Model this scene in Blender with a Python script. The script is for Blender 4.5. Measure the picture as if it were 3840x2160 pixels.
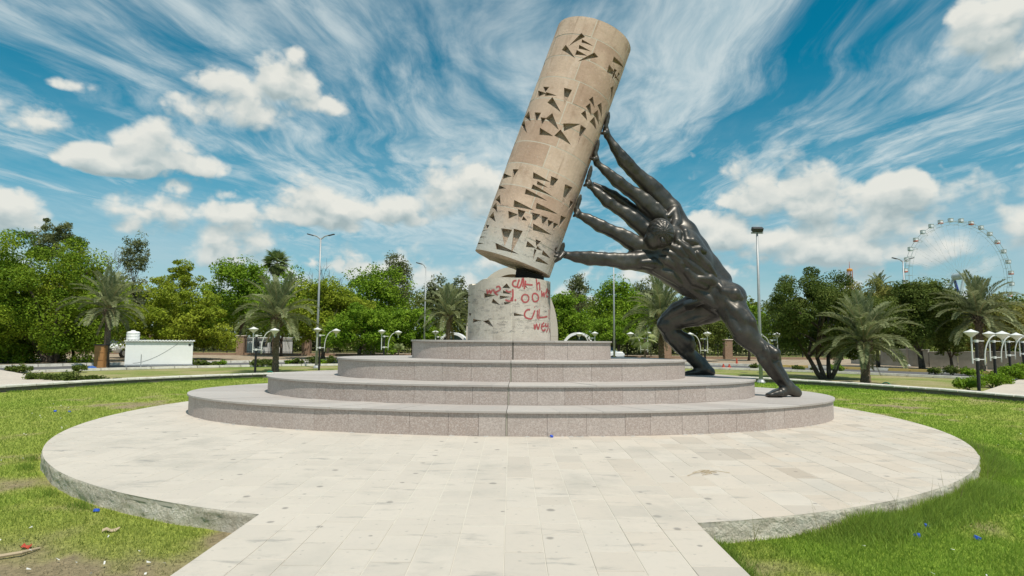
import bpy, bmesh, math, random
import numpy as np
from mathutils import Vector, Matrix
from mathutils.geometry import delaunay_2d_cdt

# ------------------------------------------------------------------ scene reset, camera, sky, sun
for o in list(bpy.data.objects): bpy.data.objects.remove(o)
SC = bpy.context.scene
COL = SC.collection
R = math.radians
EYE = 1.65; CAMY = -14.0; FPX = 2250.0; PITCH = math.atan((1271-1080)/FPX); ROLL = 0.008
cam = bpy.data.cameras.new('camera'); camo = bpy.data.objects.new('camera', cam); COL.objects.link(camo)
cam.sensor_width = 36; cam.lens = 36*FPX/3840; cam.clip_start = .1; cam.clip_end = 3000
CAMM = Matrix.Translation((0, CAMY, EYE)) @ Matrix.Rotation(R(90)+PITCH, 4, 'X') @ Matrix.Rotation(ROLL, 4, 'Z')
camo.matrix_world = CAMM
SC.camera = camo
SC.cycles.use_adaptive_sampling = True; SC.cycles.adaptive_min_samples = 10; SC.cycles.max_bounces = 6; SC.cycles.diffuse_bounces = 3; SC.cycles.glossy_bounces = 3; SC.cycles.transparent_max_bounces = 8; SC.cycles.caustics_reflective = False; SC.cycles.caustics_refractive = False
SC.render.resolution_x = 1024; SC.render.resolution_y = 576
SC.view_settings.view_transform = 'Standard'; SC.view_settings.look = 'None'
SC.view_settings.exposure = 0.12; SC.view_settings.gamma = 1; SC.view_settings.use_curve_mapping = False
SUN_EL = R(63); SUN_AZ = R(150)       # azimuth clockwise from +Y (north): behind and right of the camera
SUNV = Vector((math.sin(SUN_AZ)*math.cos(SUN_EL), math.cos(SUN_AZ)*math.cos(SUN_EL), math.sin(SUN_EL)))
sl = bpy.data.lights.new('sun', 'SUN'); sl.energy = 4.2; sl.angle = R(.53); sl.color = (1, .94, .84)
so = bpy.data.objects.new('sun', sl); COL.objects.link(so); so.location = (0, 0, 30)
so.rotation_euler = (-SUNV).to_track_quat('-Z', 'Y').to_euler()

class NT:
    """small helper to write node trees as expressions"""
    def __init__(s, tree): s.t = tree; s.n = tree.nodes; s.l = tree.links
    def _in(s, sock, v):
        if isinstance(v, bpy.types.NodeSocket): s.l.new(v, sock)
        elif v is not None: sock.default_value = v
    def node(s, typ, ins=None, **kw):
        nd = s.n.new(typ)
        for k, v in kw.items(): setattr(nd, k, v)
        for k, v in (ins or {}).items(): s._in(nd.inputs[k], v)
        return nd
    def m(s, op, a, b=None, c=None, clamp=False):
        nd = s.n.new('ShaderNodeMath'); nd.operation = op; nd.use_clamp = clamp
        s._in(nd.inputs[0], a)
        if b is not None: s._in(nd.inputs[1], b)
        if c is not None: s._in(nd.inputs[2], c)
        return nd.outputs[0]
    def add(s, a, b): return s.m('ADD', a, b)
    def sub(s, a, b): return s.m('SUBTRACT', a, b)
    def mul(s, a, b): return s.m('MULTIPLY', a, b)
    def sstep(s, x, a, b, lo=0., hi=1.):
        nd = s.n.new('ShaderNodeMapRange'); nd.interpolation_type = 'SMOOTHSTEP'
        s._in(nd.inputs['Value'], x)
        for k, v in zip(('From Min', 'From Max', 'To Min', 'To Max'), (a, b, lo, hi)): s._in(nd.inputs[k], v)
        return nd.outputs[0]
    def lin(s, x, a, b, lo=0., hi=1.):
        nd = s.n.new('ShaderNodeMapRange'); s._in(nd.inputs['Value'], x)
        for k, v in zip(('From Min', 'From Max', 'To Min', 'To Max'), (a, b, lo, hi)): s._in(nd.inputs[k], v)
        return nd.outputs[0]
    def xyz(s, x, y, z=0.):
        nd = s.n.new('ShaderNodeCombineXYZ')
        for i, v in enumerate((x, y, z)): s._in(nd.inputs[i], v)
        return nd.outputs[0]
    def sep(s, v):
        nd = s.n.new('ShaderNodeSeparateXYZ'); s.l.new(v, nd.inputs[0]); return nd.outputs
    def noise(s, vec, scale, detail=4., rough=.55, dist=0., lac=2., out='Fac', typ='FBM', dims='3D'):
        nd = s.n.new('ShaderNodeTexNoise'); nd.noise_dimensions = dims; nd.noise_type = typ
        if vec is not None: s.l.new(vec, nd.inputs['Vector'])
        nd.inputs['Scale'].default_value = scale; nd.inputs['Detail'].default_value = detail
        nd.inputs['Roughness'].default_value = rough; nd.inputs['Distortion'].default_value = dist
        nd.inputs['Lacunarity'].default_value = lac
        return nd.outputs['Factor' if out == 'Fac' and 'Factor' in nd.outputs else out]
    def mix(s, f, a, b, mode='MIX', clamp=False):
        nd = s.n.new('ShaderNodeMix'); nd.data_type = 'RGBA'; nd.blend_type = mode; nd.clamp_factor = True
        s._in(nd.inputs[0], f)
        for sock, v in ((nd.inputs[6], a), (nd.inputs[7], b)):
            if isinstance(v, (tuple, list)): v = tuple(v)+(1,) if len(v) == 3 else tuple(v)
            s._in(sock, v)
        return nd.outputs[2]
    def ramp(s, f, stops):
        nd = s.n.new('ShaderNodeValToRGB'); s._in(nd.inputs[0], f)
        e = nd.color_ramp.elements
        while len(e) < len(stops): e.new(.5)
        for i, (p, c) in enumerate(stops):
            e[i].position = p; e[i].color = tuple(c)+(1,) if len(c) == 3 else c
        return nd.outputs[0]

def pixdir(px, py):
    """direction of a photograph pixel (3840 wide)"""
    v = Vector(((px-1920)/FPX, -(py-1080)/FPX, -1))
    return (CAMM.to_3x3() @ v).normalized()
CO = Vector((0, CAMY, EYE))
def W(px, py, Y):
    d = pixdir(px, py); return CO + d*((Y-CAMY)/d.y)
def G(px, py, z=-.2):
    d = pixdir(px, py); return CO + d*((z-EYE)/d.z)

world = bpy.data.worlds.new('World'); SC.world = world; world.use_nodes = True
def build_world():
    t = world.node_tree; t.nodes.clear(); N = NT(t)
    out = t.nodes.new('ShaderNodeOutputWorld'); bg = t.nodes.new('ShaderNodeBackground')
    bg.inputs['Strength'].default_value = .1
    sky = t.nodes.new('ShaderNodeTexSky'); sky.sky_type = 'NISHITA'; sky.sun_disc = False
    sky.sun_elevation = SUN_EL; sky.sun_rotation = SUN_AZ; sky.altitude = 30
    sky.air_density = 1.0; sky.dust_density = .35; sky.ozone_density = 2.0
    d = t.nodes.new('ShaderNodeTexCoord').outputs['Generated']
    x, y, z = N.sep(d)
    az = N.m('ARCTAN2', x, y); el = N.m('ARCSINE', z)
    zc = N.m('MAXIMUM', z, .09)
    # the photograph's blue leans to cyan and is deep away from the horizon
    base = N.mix(1., sky.outputs[0], N.mix(N.sstep(z, .0, .28), (.60, .82, .82), (.015, .82, .83)), 'MULTIPLY')
    # ---- high cirrus on a flat layer, drawn out along the view axis
    u = N.m('DIVIDE', x, zc); v = N.m('DIVIDE', y, zc)
    wob = N.noise(N.xyz(u, v, 3.3), .55, 2, .5, 0, 2, 'Color', dims='2D'); wx, wy, wz = N.sep(wob)
    us = N.add(u, N.mul(N.sub(wx, .5), .8)); vs = N.add(v, N.mul(N.sub(wy, .5), 1.0))
    n1 = N.noise(N.xyz(N.add(N.mul(us, 1.2), 3.7), N.mul(vs, .23), 7.1), 1.2, 6, .57, .1, dims='2D')
    n2 = N.noise(N.xyz(N.mul(us, 4.6), N.mul(vs, 1.7), 1.7), 1.7, 5, .62, .25, dims='2D')
    band = N.m('MULTIPLY', N.sub(u, -.38), 1.05); band = N.m('POWER', 2.718, N.mul(N.mul(band, band), -1.))
    cov = N.add(N.add(N.mul(n1, .78), N.mul(n2, .22)), N.mul(band, .12))
    cir = N.mul(N.sstep(cov, .38, .72), N.sstep(z, .02, .20))
    veil = N.sstep(z, .42, .03, 0., .72)
    vn = N.noise(N.xyz(az, N.mul(z, 4.5), 5.), 2.6, 4, .58, dims='2D')
    cir = N.m('MAXIMUM', N.mul(cir, .80), N.mul(veil, N.lin(vn, .32, .66, .45, 1.)))
    cirw = N.mix(N.mul(N.sstep(n2, .3, .72), N.sstep(z, .09, .22)), (4.5, 5.7, 6.1), (6.4, 7.1, 7.1))
    c = N.mix(cir, base, cirw)
    # ---- fair-weather cumulus low over the horizon, in azimuth / elevation
    BLOBS = [(300, 412, 105, 44, 1.), (395, 385, 95, 66, 1.1), (480, 415, 80, 38, .9),
             (600, 290, 130, 56, 1.1), (560, 225, 95, 44, .9), (725, 215, 75, 66, 1.), (790, 262, 75, 36, .9), (185, 222, 75, 26, .9),
             (2480, 75, 95, 82, 1.1), (2545, 140, 85, 66, 1.), (2395, 135, 40, 30, .6), (40, 290, 110, 60, .75),
             (1930, 485, 115, 90, 1.2), (2075, 510, 115, 72, 1.1), (2230, 525, 105, 76, 1.1),
             (1130, 500, 130, 80, 1.2), (1000, 530, 120, 56, 1.), (800, 535, 120, 66, 1.1),
             (370, 560, 125, 62, 1.1), (560, 545, 110, 34, .9), (30, 550, 95, 62, 1.), (2560, 560, 55, 52, 1.),
             (590, 625, 130, 76, 1.), (1790, 590, 120, 60, 1.), (2090, 630, 170, 70, 1.), (2330, 620, 130, 70, 1.)]
    wobc = N.mul(N.noise(N.xyz(az, N.mul(el, 1.3), 0.), 40., 2, .5, dims='2D'), .035)
    def dens(el_, det):
        p = N.xyz(az, N.mul(el_, 1.3), 2.2)
        n = N.noise(p, 8.0, det, .56, .12, dims='2D')
        pv = N.node('ShaderNodeVectorMath', operation='ADD'); N.l.new(p, pv.inputs[0]); N.l.new(wobc, pv.inputs[1])
        vo = N.node('ShaderNodeTexVoronoi', voronoi_dimensions='2D'); N.l.new(pv.outputs[0], vo.inputs['Vector']); vo.inputs['Scale'].default_value = 27.
        n = N.add(N.mul(N.sub(n, .5), 2.2), N.mul(N.sub(.45, vo.outputs['Distance']), .50))
        acc = None
        for (px, py, sx, sy, k) in BLOBS:
            dv = pixdir(px*1.4907, py*1.4907); a0 = math.atan2(dv.x, dv.y); e0 = math.asin(dv.z)
            sc = 1.4907/FPX*math.cos(a0)*1.06
            dx = N.m('MULTIPLY_ADD', az, 1/(sx*sc), -a0/(sx*sc))
            dy = N.m('MULTIPLY_ADD', el_, 1/(sy*sc), -e0/(sy*sc))
            dy = N.m('MAXIMUM', dy, N.mul(dy, -1.6))
            q = N.sub(k, N.m('MULTIPLY_ADD', dx, dx, N.mul(dy, dy)))
            acc = q if acc is None else N.m('SMOOTH_MAX', acc, q, .35)
        # the same fair-weather belt goes on all round the horizon
        belt = N.sub(N.mul(N.noise(N.xyz(az, N.mul(el_, 1.8), 4.4), 4.2, 2, .5, dims='2D'), 3.6), N.add(1.75, N.mul(N.m('ABSOLUTE', N.sub(el_, .10)), 7.)))
        acc = N.m('MAXIMUM', acc, belt)
        return N.add(N.add(N.mul(N.m('MAXIMUM', acc, -1.6), .62), .16), n)
    D0 = dens(el, 6); D1 = dens(N.add(el, .022), 3)
    soft = N.lin(vn, .3, .7, .40, .85)
    mask = N.m('MULTIPLY', N.sstep(D0, .0, soft), N.sstep(el, .0, .03))
    lit = N.sub(D0, D1)
    sh = N.add(.40, N.mul(lit, .86))
    sh = N.add(sh, N.mul(N.sstep(D0, .9, .2), .12))
    cum = N.ramp(N.m('MINIMUM', N.m('MAXIMUM', sh, 0.), 1.), [(.05, (.40, .50, .53)), (.32, (.56, .64, .65)), (.58, (.74, .775, .755)), (.9, (.90, .90, .85))])
    cum = N.mix(1., cum, (8.4, 8.35, 8.1), 'MULTIPLY')
    cum = N.mix(N.sstep(z, .17, .0, 0., .55), cum, (5.7, 6.6, 6.9))
    c = N.mix(N.mul(mask, .94), c, cum)
    t.links.new(c, bg.inputs['Color']); t.links.new(bg.outputs[0], out.inputs['Surface'])
build_world()
world.cycles.sampling_method = 'MANUAL'; world.cycles.sample_map_resolution = 512

# ------------------------------------------------------------------ object helpers
def tag(o, label=None, cat=None, group=None, kind=None):
    if label: o['label'] = label
    if cat: o['category'] = cat
    if group: o['group'] = group
    if kind: o['kind'] = kind
    return o
def empty(name, loc=(0, 0, 0), rz=0, parent=None):
    o = bpy.data.objects.new(name, None); COL.objects.link(o); o.location = loc; o.rotation_euler = (0, 0, rz)
    o.empty_display_size = .2
    if parent: o.parent = parent
    return o
def link(name, me, mat=None, parent=None, loc=None, rot=None, smooth=False):
    o = bpy.data.objects.new(name, me); COL.objects.link(o)
    if mat and not me.materials: me.materials.append(mat)
    if parent: o.parent = parent
    if loc is not None: o.location = loc
    if rot is not None: o.rotation_euler = rot
    if smooth: me.shade_smooth()
    return o
def mesh(name, verts, faces, cols=None):
    me = bpy.data.meshes.new(name); me.from_pydata([tuple(v) for v in verts], [], faces); me.update()
    if cols is not None:
        a = me.attributes.new('tint', 'FLOAT_COLOR', 'FACE')
        a.data.foreach_set('color', np.asarray(cols, np.float32).ravel())
    return me
def np_mesh(name, V, F, cols=None, dom='FACE'):
    """V (n,3); F (m,k) constant k"""
    me = bpy.data.meshes.new(name); V = np.asarray(V, np.float32); F = np.asarray(F, np.int32)
    n, k = F.shape
    me.vertices.add(len(V)); me.vertices.foreach_set('co', V.ravel())
    me.loops.add(n*k); me.loops.foreach_set('vertex_index', F.ravel())
    me.polygons.add(n); me.polygons.foreach_set('loop_start', np.arange(0, n*k, k, dtype=np.int32))
    me.update(calc_edges=True)
    if cols is not None:
        a = me.attributes.new('tint', 'FLOAT_COLOR', dom)
        C4 = np.ones((len(cols), 4), np.float32); C4[:, :3] = cols
        a.data.foreach_set('color', C4.ravel())
    return me
class MB:
    """collects shapes into one mesh"""
    def __init__(s): s.v = []; s.f = []
    def poly(s, pts): i = len(s.v); s.v += [tuple(p) for p in pts]; s.f.append(tuple(range(i, i+len(pts)))); return s
    def box(s, x0, x1, y0, y1, z0, z1, M=None, bev=0):
        i = len(s.v)
        if bev:
            b = min(bev, (x1-x0)/3, (y1-y0)/3, (z1-z0)/3)
            P = []
            for z, q in ((z0, b), (z0+b, 0), (z1-b, 0), (z1, b)):
                for cx, cy, dx, dy in ((x0, y0, 1, 1), (x1, y0, -1, 1), (x1, y1, -1, -1), (x0, y1, 1, -1)):
                    c = b if q == 0 else b*1.0
                    e = q
                    a1 = (cx+dx*(c if dx*dy > 0 else e), cy+dy*(e if dx*dy > 0 else c), z)
                    a2 = (cx+dx*(e if dx*dy > 0 else c), cy+dy*(c if dx*dy > 0 else e), z)
                    P += [a2, a1] if True else [a1, a2]
            s.v += [tuple(M @ Vector(p)) if M else p for p in P]
            for r in range(3):
                for k in range(8): a = i+r*8+k; b2 = i+r*8+(k+1) % 8; s.f.append((a, b2, b2+8, a+8))
            s.f.append(tuple(i+k for k in range(7, -1, -1))); s.f.append(tuple(i+24+k for k in range(8)))
            return s
        P = [(x0, y0, z0), (x1, y0, z0), (x1, y1, z0), (x0, y1, z0), (x0, y0, z1), (x1, y0, z1), (x1, y1, z1), (x0, y1, z1)]
        s.v += [tuple(M @ Vector(p)) if M else p for p in P]
        s.f += [tuple(i+k for k in q) for q in ((3, 2, 1, 0), (4, 5, 6, 7), (0, 1, 5, 4), (1, 2, 6, 5), (2, 3, 7, 6), (3, 0, 4, 7))]
        return s
    def tube(s, pts, rad, n=8, caps=True):
        pts = [Vector(p) for p in pts]
        if not isinstance(rad, (list, tuple)): rad = [rad]*len(pts)
        i = len(s.v); up = Vector((.13, .31, .94))
        for k, p in enumerate(pts):
            d = (pts[min(k+1, len(pts)-1)]-pts[max(k-1, 0)]).normalized()
            a = d.cross(up if abs(d.dot(up)) < .95 else Vector((1, 0, 0))).normalized(); b = d.cross(a)
            for j in range(n):
                t = 2*math.pi*j/n; s.v.append(tuple(p+(a*math.cos(t)+b*math.sin(t))*rad[k]))
        for k in range(len(pts)-1):
            for j in range(n):
                a = i+k*n+j; b = i+k*n+(j+1) % n; s.f.append((a, b, b+n, a+n))
        if caps:
            s.f.append(tuple(i+j for j in range(n-1, -1, -1))); s.f.append(tuple(i+(len(pts)-1)*n+j for j in range(n)))
        return s
    def lathe(s, prof, n=24, c=(0, 0, 0)):
        i = len(s.v)
        for (r, z) in prof:
            for j in range(n):
                t = 2*math.pi*j/n; s.v.append((c[0]+r*math.cos(t), c[1]+r*math.sin(t), c[2]+z))
        for k in range(len(prof)-1):
            for j in range(n):
                a = i+k*n+j; b = i+k*n+(j+1) % n; s.f.append((a, b, b+n, a+n))
        s.f.append(tuple(i+j for j in range(n-1, -1, -1))); s.f.append(tuple(i+(len(prof)-1)*n+j for j in range(n)))
        return s
    def me(s, name): return mesh(name, s.v, s.f)
    def build(s, name, mat, parent=None, loc=None, smooth=False, rot=None):
        return link(name, s.me(name), mat, parent, loc, rot, smooth)
def copy_tree(o, parent=None):
    c = o.copy(); COL.objects.link(c)
    if parent is not None: c.parent = parent
    for ch in list(o.children): copy_tree(ch, c)
    return c

# ------------------------------------------------------------------ materials
MATS = {}
def mat(name, fn, rough=.8, metal=0., spec=.3):
    m = bpy.data.materials.new(name); m.use_nodes = True; t = m.node_tree
    N = NT(t); b = t.nodes['Principled BSDF']
    b.inputs['Roughness'].default_value = rough; b.inputs['Metallic'].default_value = metal
    b.inputs['Specular IOR Level'].default_value = spec
    fn(N, b); MATS[name] = m; return m
def coord(N, k='Object'): return N.n.new('ShaderNodeTexCoord').outputs[k]
def attr(N, name='tint', out='Color'):
    a = N.n.new('ShaderNodeAttribute'); a.attribute_name = name; return a.outputs[out]
def orand(N): return N.n.new('ShaderNodeObjectInfo').outputs['Random']
def bump(N, b, h, strength=.3, dist=.02):
    nd = N.n.new('ShaderNodeBump'); nd.inputs['Strength'].default_value = strength; nd.inputs['Distance'].default_value = dist
    N.l.new(h, nd.inputs['Height']); N.l.new(nd.outputs[0], b.inputs['Normal'])
def setc(N, b, c): N._in(b.inputs['Base Color'], tuple(c)+(1,) if isinstance(c, tuple) and len(c) == 3 else c)
def plain(name, c, rough=.6, metal=0., spec=.3, var=.12, sc=6.):
    def fn(N, b):
        n = N.noise(coord(N), sc, 5, .6)
        setc(N, b, N.mix(n, tuple(x*(1-var) for x in c), tuple(min(1, x*(1+var)) for x in c)))
    return mat(name, fn, rough, metal, spec)

def pos(N):   # world position
    return N.n.new('ShaderNodeNewGeometry').outputs['Position']
def f_paving(N, b):
    p = pos(N)
    t = attr(N)
    st = N.noise(p, .9, 7, .62); fine = N.noise(p, 14, 6, .65); sp = N.noise(N.n.new('ShaderNodeVectorMath').outputs[0] if False else p, 3.2, 4, .7)
    c = N.mix(1., (.515, .462, .40), t, 'MULTIPLY')
    c = N.mix(N.sstep(st, .48, .78, 0., .38), c, (.34, .325, .29))
    c = N.mix(N.sstep(fine, .52, .8, 0., .30), c, (.32, .305, .275))
    c = N.mix(N.sstep(sp, .66, .80, 0., .35), c, (.53, .505, .455))
    # dark trodden spots
    vo = N.node('ShaderNodeTexVoronoi', voronoi_dimensions='2D'); N.l.new(p, vo.inputs['Vector']); vo.inputs['Scale'].default_value = 1.9
    jit = N.noise(p, 9, 3, .6)
    rad = N.lin(N.sep(vo.outputs['Color'])[2], 0., 1., .02, .11)
    spot = N.sstep(N.m('DIVIDE', N.add(vo.outputs['Distance'], N.mul(N.sub(jit, .5), .10)), rad), 1., .45)
    keep = N.m('GREATER_THAN', N.sep(vo.outputs['Color'])[0], .60)
    c = N.mix(N.mul(N.mul(spot, keep), .65), c, (.17, .16, .145))
    sm = N.noise(p, .55, 6, .68); c = N.mix(N.sstep(sm, .52, .68, 0., .5), c, (.35, .325, .285))
    sx, sy, sz = N.sep(p); sl_ = N.noise(N.xyz(N.mul(sx, 1.3), N.mul(sy, 4.5), 0.), 1., 6, .66); c = N.mix(N.sstep(sl_, .56, .70, 0., .6), c, (.25, .24, .22))
    vo2 = N.node('ShaderNodeTexVoronoi', voronoi_dimensions='2D'); N.l.new(p, vo2.inputs['Vector']); vo2.inputs['Scale'].default_value = 6.
    spot2 = N.sstep(N.add(vo2.outputs['Distance'], N.mul(N.sub(jit, .5), .16)), .10, .04)
    keep2 = N.m('GREATER_THAN', N.sep(vo2.outputs['Color'])[1], .74)
    c = N.mix(N.mul(N.mul(spot2, keep2), .4), c, (.24, .23, .21))
    setc(N, b, c); bump(N, b, N.add(fine, N.mul(st, .6)), .18, .008)
mat('paving', f_paving, .82, 0, .25)
mat('grout', lambda N, b: setc(N, b, N.mix(N.noise(pos(N), 5, 4, .6), (.52, .48, .415), (.59, .55, .48))), .9)
def f_padside(N, b):
    p = pos(N)
    n = N.noise(p, 6., 7, .7); f = N.noise(p, 26, 7, .7)
    c = N.ramp(n, [(.30, (.42, .365, .29)), (.45, (.57, .51, .42)), (.6, (.66, .605, .515)), (.75, (.70, .66, .58))])
    c = N.mix(N.sstep(f, .50, .70, 0., .65), c, (.34, .295, .235))
    setc(N, b, c); bump(N, b, N.add(f, n), .9, .035)
mat('pad_side', f_padside, .9)
def f_granite(N, b):
    p = coord(N)
    r = orand(N)
    n = N.noise(p, 34, 4, .75); big = N.noise(p, .9, 4, .6); drip = N.noise(N.n.new('ShaderNodeMapping').outputs[0], 1, 1) if False else None
    vo = N.n.new('ShaderNodeTexVoronoi'); N.l.new(p, vo.inputs['Vector']); vo.inputs['Scale'].default_value = 60
    chip = N.sep(vo.outputs['Color'])[0]
    base = N.mix(r, (.375, .30, .265), (.43, .36, .325))
    c = N.mix(N.sstep(chip, .55, .95, 0., .6), base, (.56, .49, .455))
    c = N.mix(N.sstep(chip, .34, .1, 0., .4), c, (.27, .215, .195))
    c = N.mix(N.sstep(n, .52, .72, 0., .45), c, (.58, .53, .50))
    c = N.mix(N.sstep(big, .5, .75, 0., .25), c, (.33, .29, .265))
    x, y, z = N.sep(p)
    dr = N.noise(N.xyz(N.mul(x, 9.), N.mul(y, 9.), N.mul(z, .7)), 1., 4, .6)
    c = N.mix(N.sstep(dr, .58, .78, 0., .30), c, (.28, .24, .215))
    setc(N, b, c); bump(N, b, n, .08, .004)
mat('granite', f_granite, .62, 0, .35)
def f_coping(N, b):
    p = coord(N); r = orand(N)
    x, y, z = N.sep(p)
    n = N.noise(N.xyz(N.mul(x, 1.), N.mul(y, 4.), z), 1.7, 7, .65); f = N.noise(p, 18, 5, .65)
    c = N.mix(r, (.375, .335, .31), (.45, .41, .38))
    c = N.mix(N.sstep(n, .45, .75, 0., .45), c, (.345, .33, .315))
    c = N.mix(N.sstep(f, .52, .75, 0., .35), c, (.55, .53, .50))
    setc(N, b, c); bump(N, b, f, .15, .006)
mat('coping', f_coping, .7, 0, .3)
plain('joint_and_shade', (.16, .14, .12), .9)
plain('gap_seal', (.36, .33, .27), .9)
def f_stone(N, b, base=((.47, .318, .238), (.61, .455, .355)), grime=.35, low=None):
    p = coord(N, 'Object'); r = orand(N)
    n = N.noise(p, 1.5, 7, .62); f = N.noise(p, 16, 7, .68)
    c = N.mix(r, base[0], base[1])
    c = N.mix(N.sstep(n, .5, .72, 0., .6), c, tuple(min(1, x*1.22) for x in base[1]))
    c = N.mix(N.sstep(n, .50, .30, 0., .75), c, (base[0][0]*.78, base[0][1]*.74, base[0][2]*.70))
    c = N.mix(N.sstep(f, .52, .8, 0., grime), c, (base[0][0]*.72, base[0][1]*.72, base[0][2]*.74))
    x, y, z = N.sep(p)
    dr = N.noise(N.xyz(N.mul(x, 8.), N.mul(y, 8.), N.mul(z, .55)), 1., 5, .62)
    c = N.mix(N.sstep(dr, .56, .74, 0., .55), c, (base[0][0]*.62, base[0][1]*.58, base[0][2]*.54))
    dr2 = N.noise(N.xyz(N.mul(x, 3.), N.add(N.mul(y, 3.), 7.), N.mul(z, .9)), 1., 6, .66)
    c = N.mix(N.sstep(dr2, .54, .70, 0., .55), c, (min(1, base[1][0]*1.12), min(1, base[1][1]*1.16), min(1, base[1][2]*1.22)))
    vo = N.n.new('ShaderNodeTexVoronoi'); N.l.new(p, vo.inputs['Vector']); vo.inputs['Scale'].default_value = 5
    pit = N.sstep(N.add(vo.outputs['Distance'], N.mul(N.sub(f, .5), .25)), .09, .03)
    c = N.mix(N.mul(pit, .5), c, (.6, .55, .48))
    if low:   # lime wash and hand-worn grey that reaches up the lower rings
        zz = N.add(z, N.mul(N.sub(n, .5), 1.1))
        c = N.mix(N.sstep(zz, low[0], low[1], 0., .82), c, N.mix(f, (.40, .385, .355), (.60, .585, .55)))
    setc(N, b, c); bump(N, b, N.add(f, N.mul(n, .5)), .5, .02)
mat('column_stone', lambda N, b: f_stone(N, b, low=(1.2, .2)), .86)
mat('stump_stone', lambda N, b: f_stone(N, b, ((.46, .405, .35), (.55, .495, .435)), .45), .86)
mat('mortar', lambda N, b: setc(N, b, N.mix(N.noise(coord(N), 9, 5, .7), (.46, .40, .33), (.70, .64, .55))), .9)
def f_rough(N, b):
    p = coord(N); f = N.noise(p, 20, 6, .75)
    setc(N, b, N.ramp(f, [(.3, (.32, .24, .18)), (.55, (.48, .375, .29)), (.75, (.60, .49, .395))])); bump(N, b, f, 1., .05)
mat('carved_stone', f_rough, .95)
mat('broken_stone', lambda N, b: (setc(N, b, N.mix(N.noise(coord(N), 7, 6, .7), (.52, .45, .36), (.74, .69, .60))), bump(N, b, N.noise(coord(N), 9, 6, .7), .8, .05)), .9)
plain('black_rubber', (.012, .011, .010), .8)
def f_bronze(N, b):
    p = coord(N); n = N.noise(p, 2.1, 6, .6); f = N.noise(p, 22, 6, .7)
    x, y, z = N.sep(p)
    c = N.ramp(n, [(.3, (.040, .037, .033)), (.55, (.072, .066, .058)), (.72, (.11, .098, .080))])
    c = N.mix(N.sstep(f, .58, .8, 0., .3), c, (.085, .085, .08))
    st = N.noise(N.xyz(N.mul(x, 5.), N.mul(y, 5.), N.mul(z, .8)), 1., 4, .6)
    c = N.mix(N.sstep(st, .6, .8, 0., .45), c, (.12, .105, .08))
    setc(N, b, c)
    N._in(b.inputs['Roughness'], N.lin(N.add(n, N.mul(f, .5)), .5, 1.0, .28, .50))
    bump(N, b, f, .16, .01)
mat('bronze', f_bronze, .4, .55, .5)
def f_spray(N, b):
    e = attr(N, 'edge', 'Fac')
    n = N.noise(coord(N), 30, 3, .6); n2 = N.noise(coord(N), 3., 3, .6)
    setc(N, b, N.mix(n2, (.40, .06, .065), (.46, .10, .105)))
    a = N.mul(N.sstep(N.add(e, N.mul(N.sub(n, .5), .5)), .08, .62), N.lin(n2, .3, .7, .62, .95))
    N.l.new(a, b.inputs['Alpha'])
mat('red_spray', f_spray, .8)
plain('marker_ink', (.22, .21, .21), .8)
# grass, earth
def f_lawn(N, b):
    p = pos(N); t = attr(N)
    f = N.noise(p, 22, 6, .75); g = N.noise(p, 4.5, 5, .65)
    c = N.mix(1., t, N.ramp(f, [(.3, (.55, .55, .5)), (.7, (1.35, 1.3, 1.2))]), 'MULTIPLY')
    c = N.mix(N.sstep(g, .55, .75, 0., .3), c, (.17, .155, .07))
    setc(N, b, c); bump(N, b, f, .8, .05)
mat('lawn', f_lawn, .9, 0, .1)
def f_ground(N, b):
    p = pos(N); f = N.noise(p, 9, 6, .7); g = N.noise(p, .35, 5, .6); h = N.noise(p, .06, 3, .5)
    c = N.ramp(N.add(N.mul(g, .7), N.mul(h, .3)), [(.36, (.15, .21, .045)), (.47, (.235, .25, .085)), (.56, (.31, .275, .14)), (.7, (.37, .31, .20))])
    c = N.mix(1., c, N.ramp(f, [(.3, (.7, .7, .68)), (.7, (1.2, 1.2, 1.15))]), 'MULTIPLY')
    setc(N, b, c); bump(N, b, f, .6, .05)
mat('park_ground', f_ground, .95, 0, .1)
mat('earth', lambda N, b: (setc(N, b, N.ramp(N.noise(pos(N), 1.4, 7, .7), [(.3, (.22, .165, .115)), (.5, (.33, .26, .185)), (.7, (.42, .35, .26))])), bump(N, b, N.noise(pos(N), 8, 6, .7), .6, .05)), .95)
mat('asphalt', lambda N, b: setc(N, b, N.mix(N.noise(pos(N), 1.2, 7, .7), (.085, .085, .088), (.135, .13, .128))), .9)
mat('concrete', lambda N, b: (setc(N, b, N.ramp(N.noise(pos(N), 1.1, 7, .65), [(.3, (.30, .275, .24)), (.5, (.42, .395, .35)), (.7, (.52, .495, .45))])), bump(N, b, N.noise(pos(N), 14, 5, .7), .3, .01)), .9)
mat('kerb_stone', lambda N, b: (setc(N, b, N.ramp(N.noise(pos(N), 3., 7, .7), [(.3, (.38, .355, .30)), (.5, (.56, .535, .47)), (.7, (.66, .635, .57))])), bump(N, b, N.noise(pos(N), 14, 5, .7), .5, .02)), .9)
plain('yellow_paint', (.50, .36, .12), .8, var=.25)
def f_blade(N, b):
    t = attr(N); setc(N, b, t)
    tr = N.node('ShaderNodeBsdfTranslucent'); N.l.new(t, tr.inputs[0])
    mx = N.node('ShaderNodeMixShader', {0: .5}); N.l.new(b.outputs[0], mx.inputs[1]); N.l.new(tr.outputs[0], mx.inputs[2])
    N.l.new(mx.outputs[0], N.n['Material Output'].inputs['Surface'])
mat('grass_blade', f_blade, .7, 0, .2)
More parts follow.
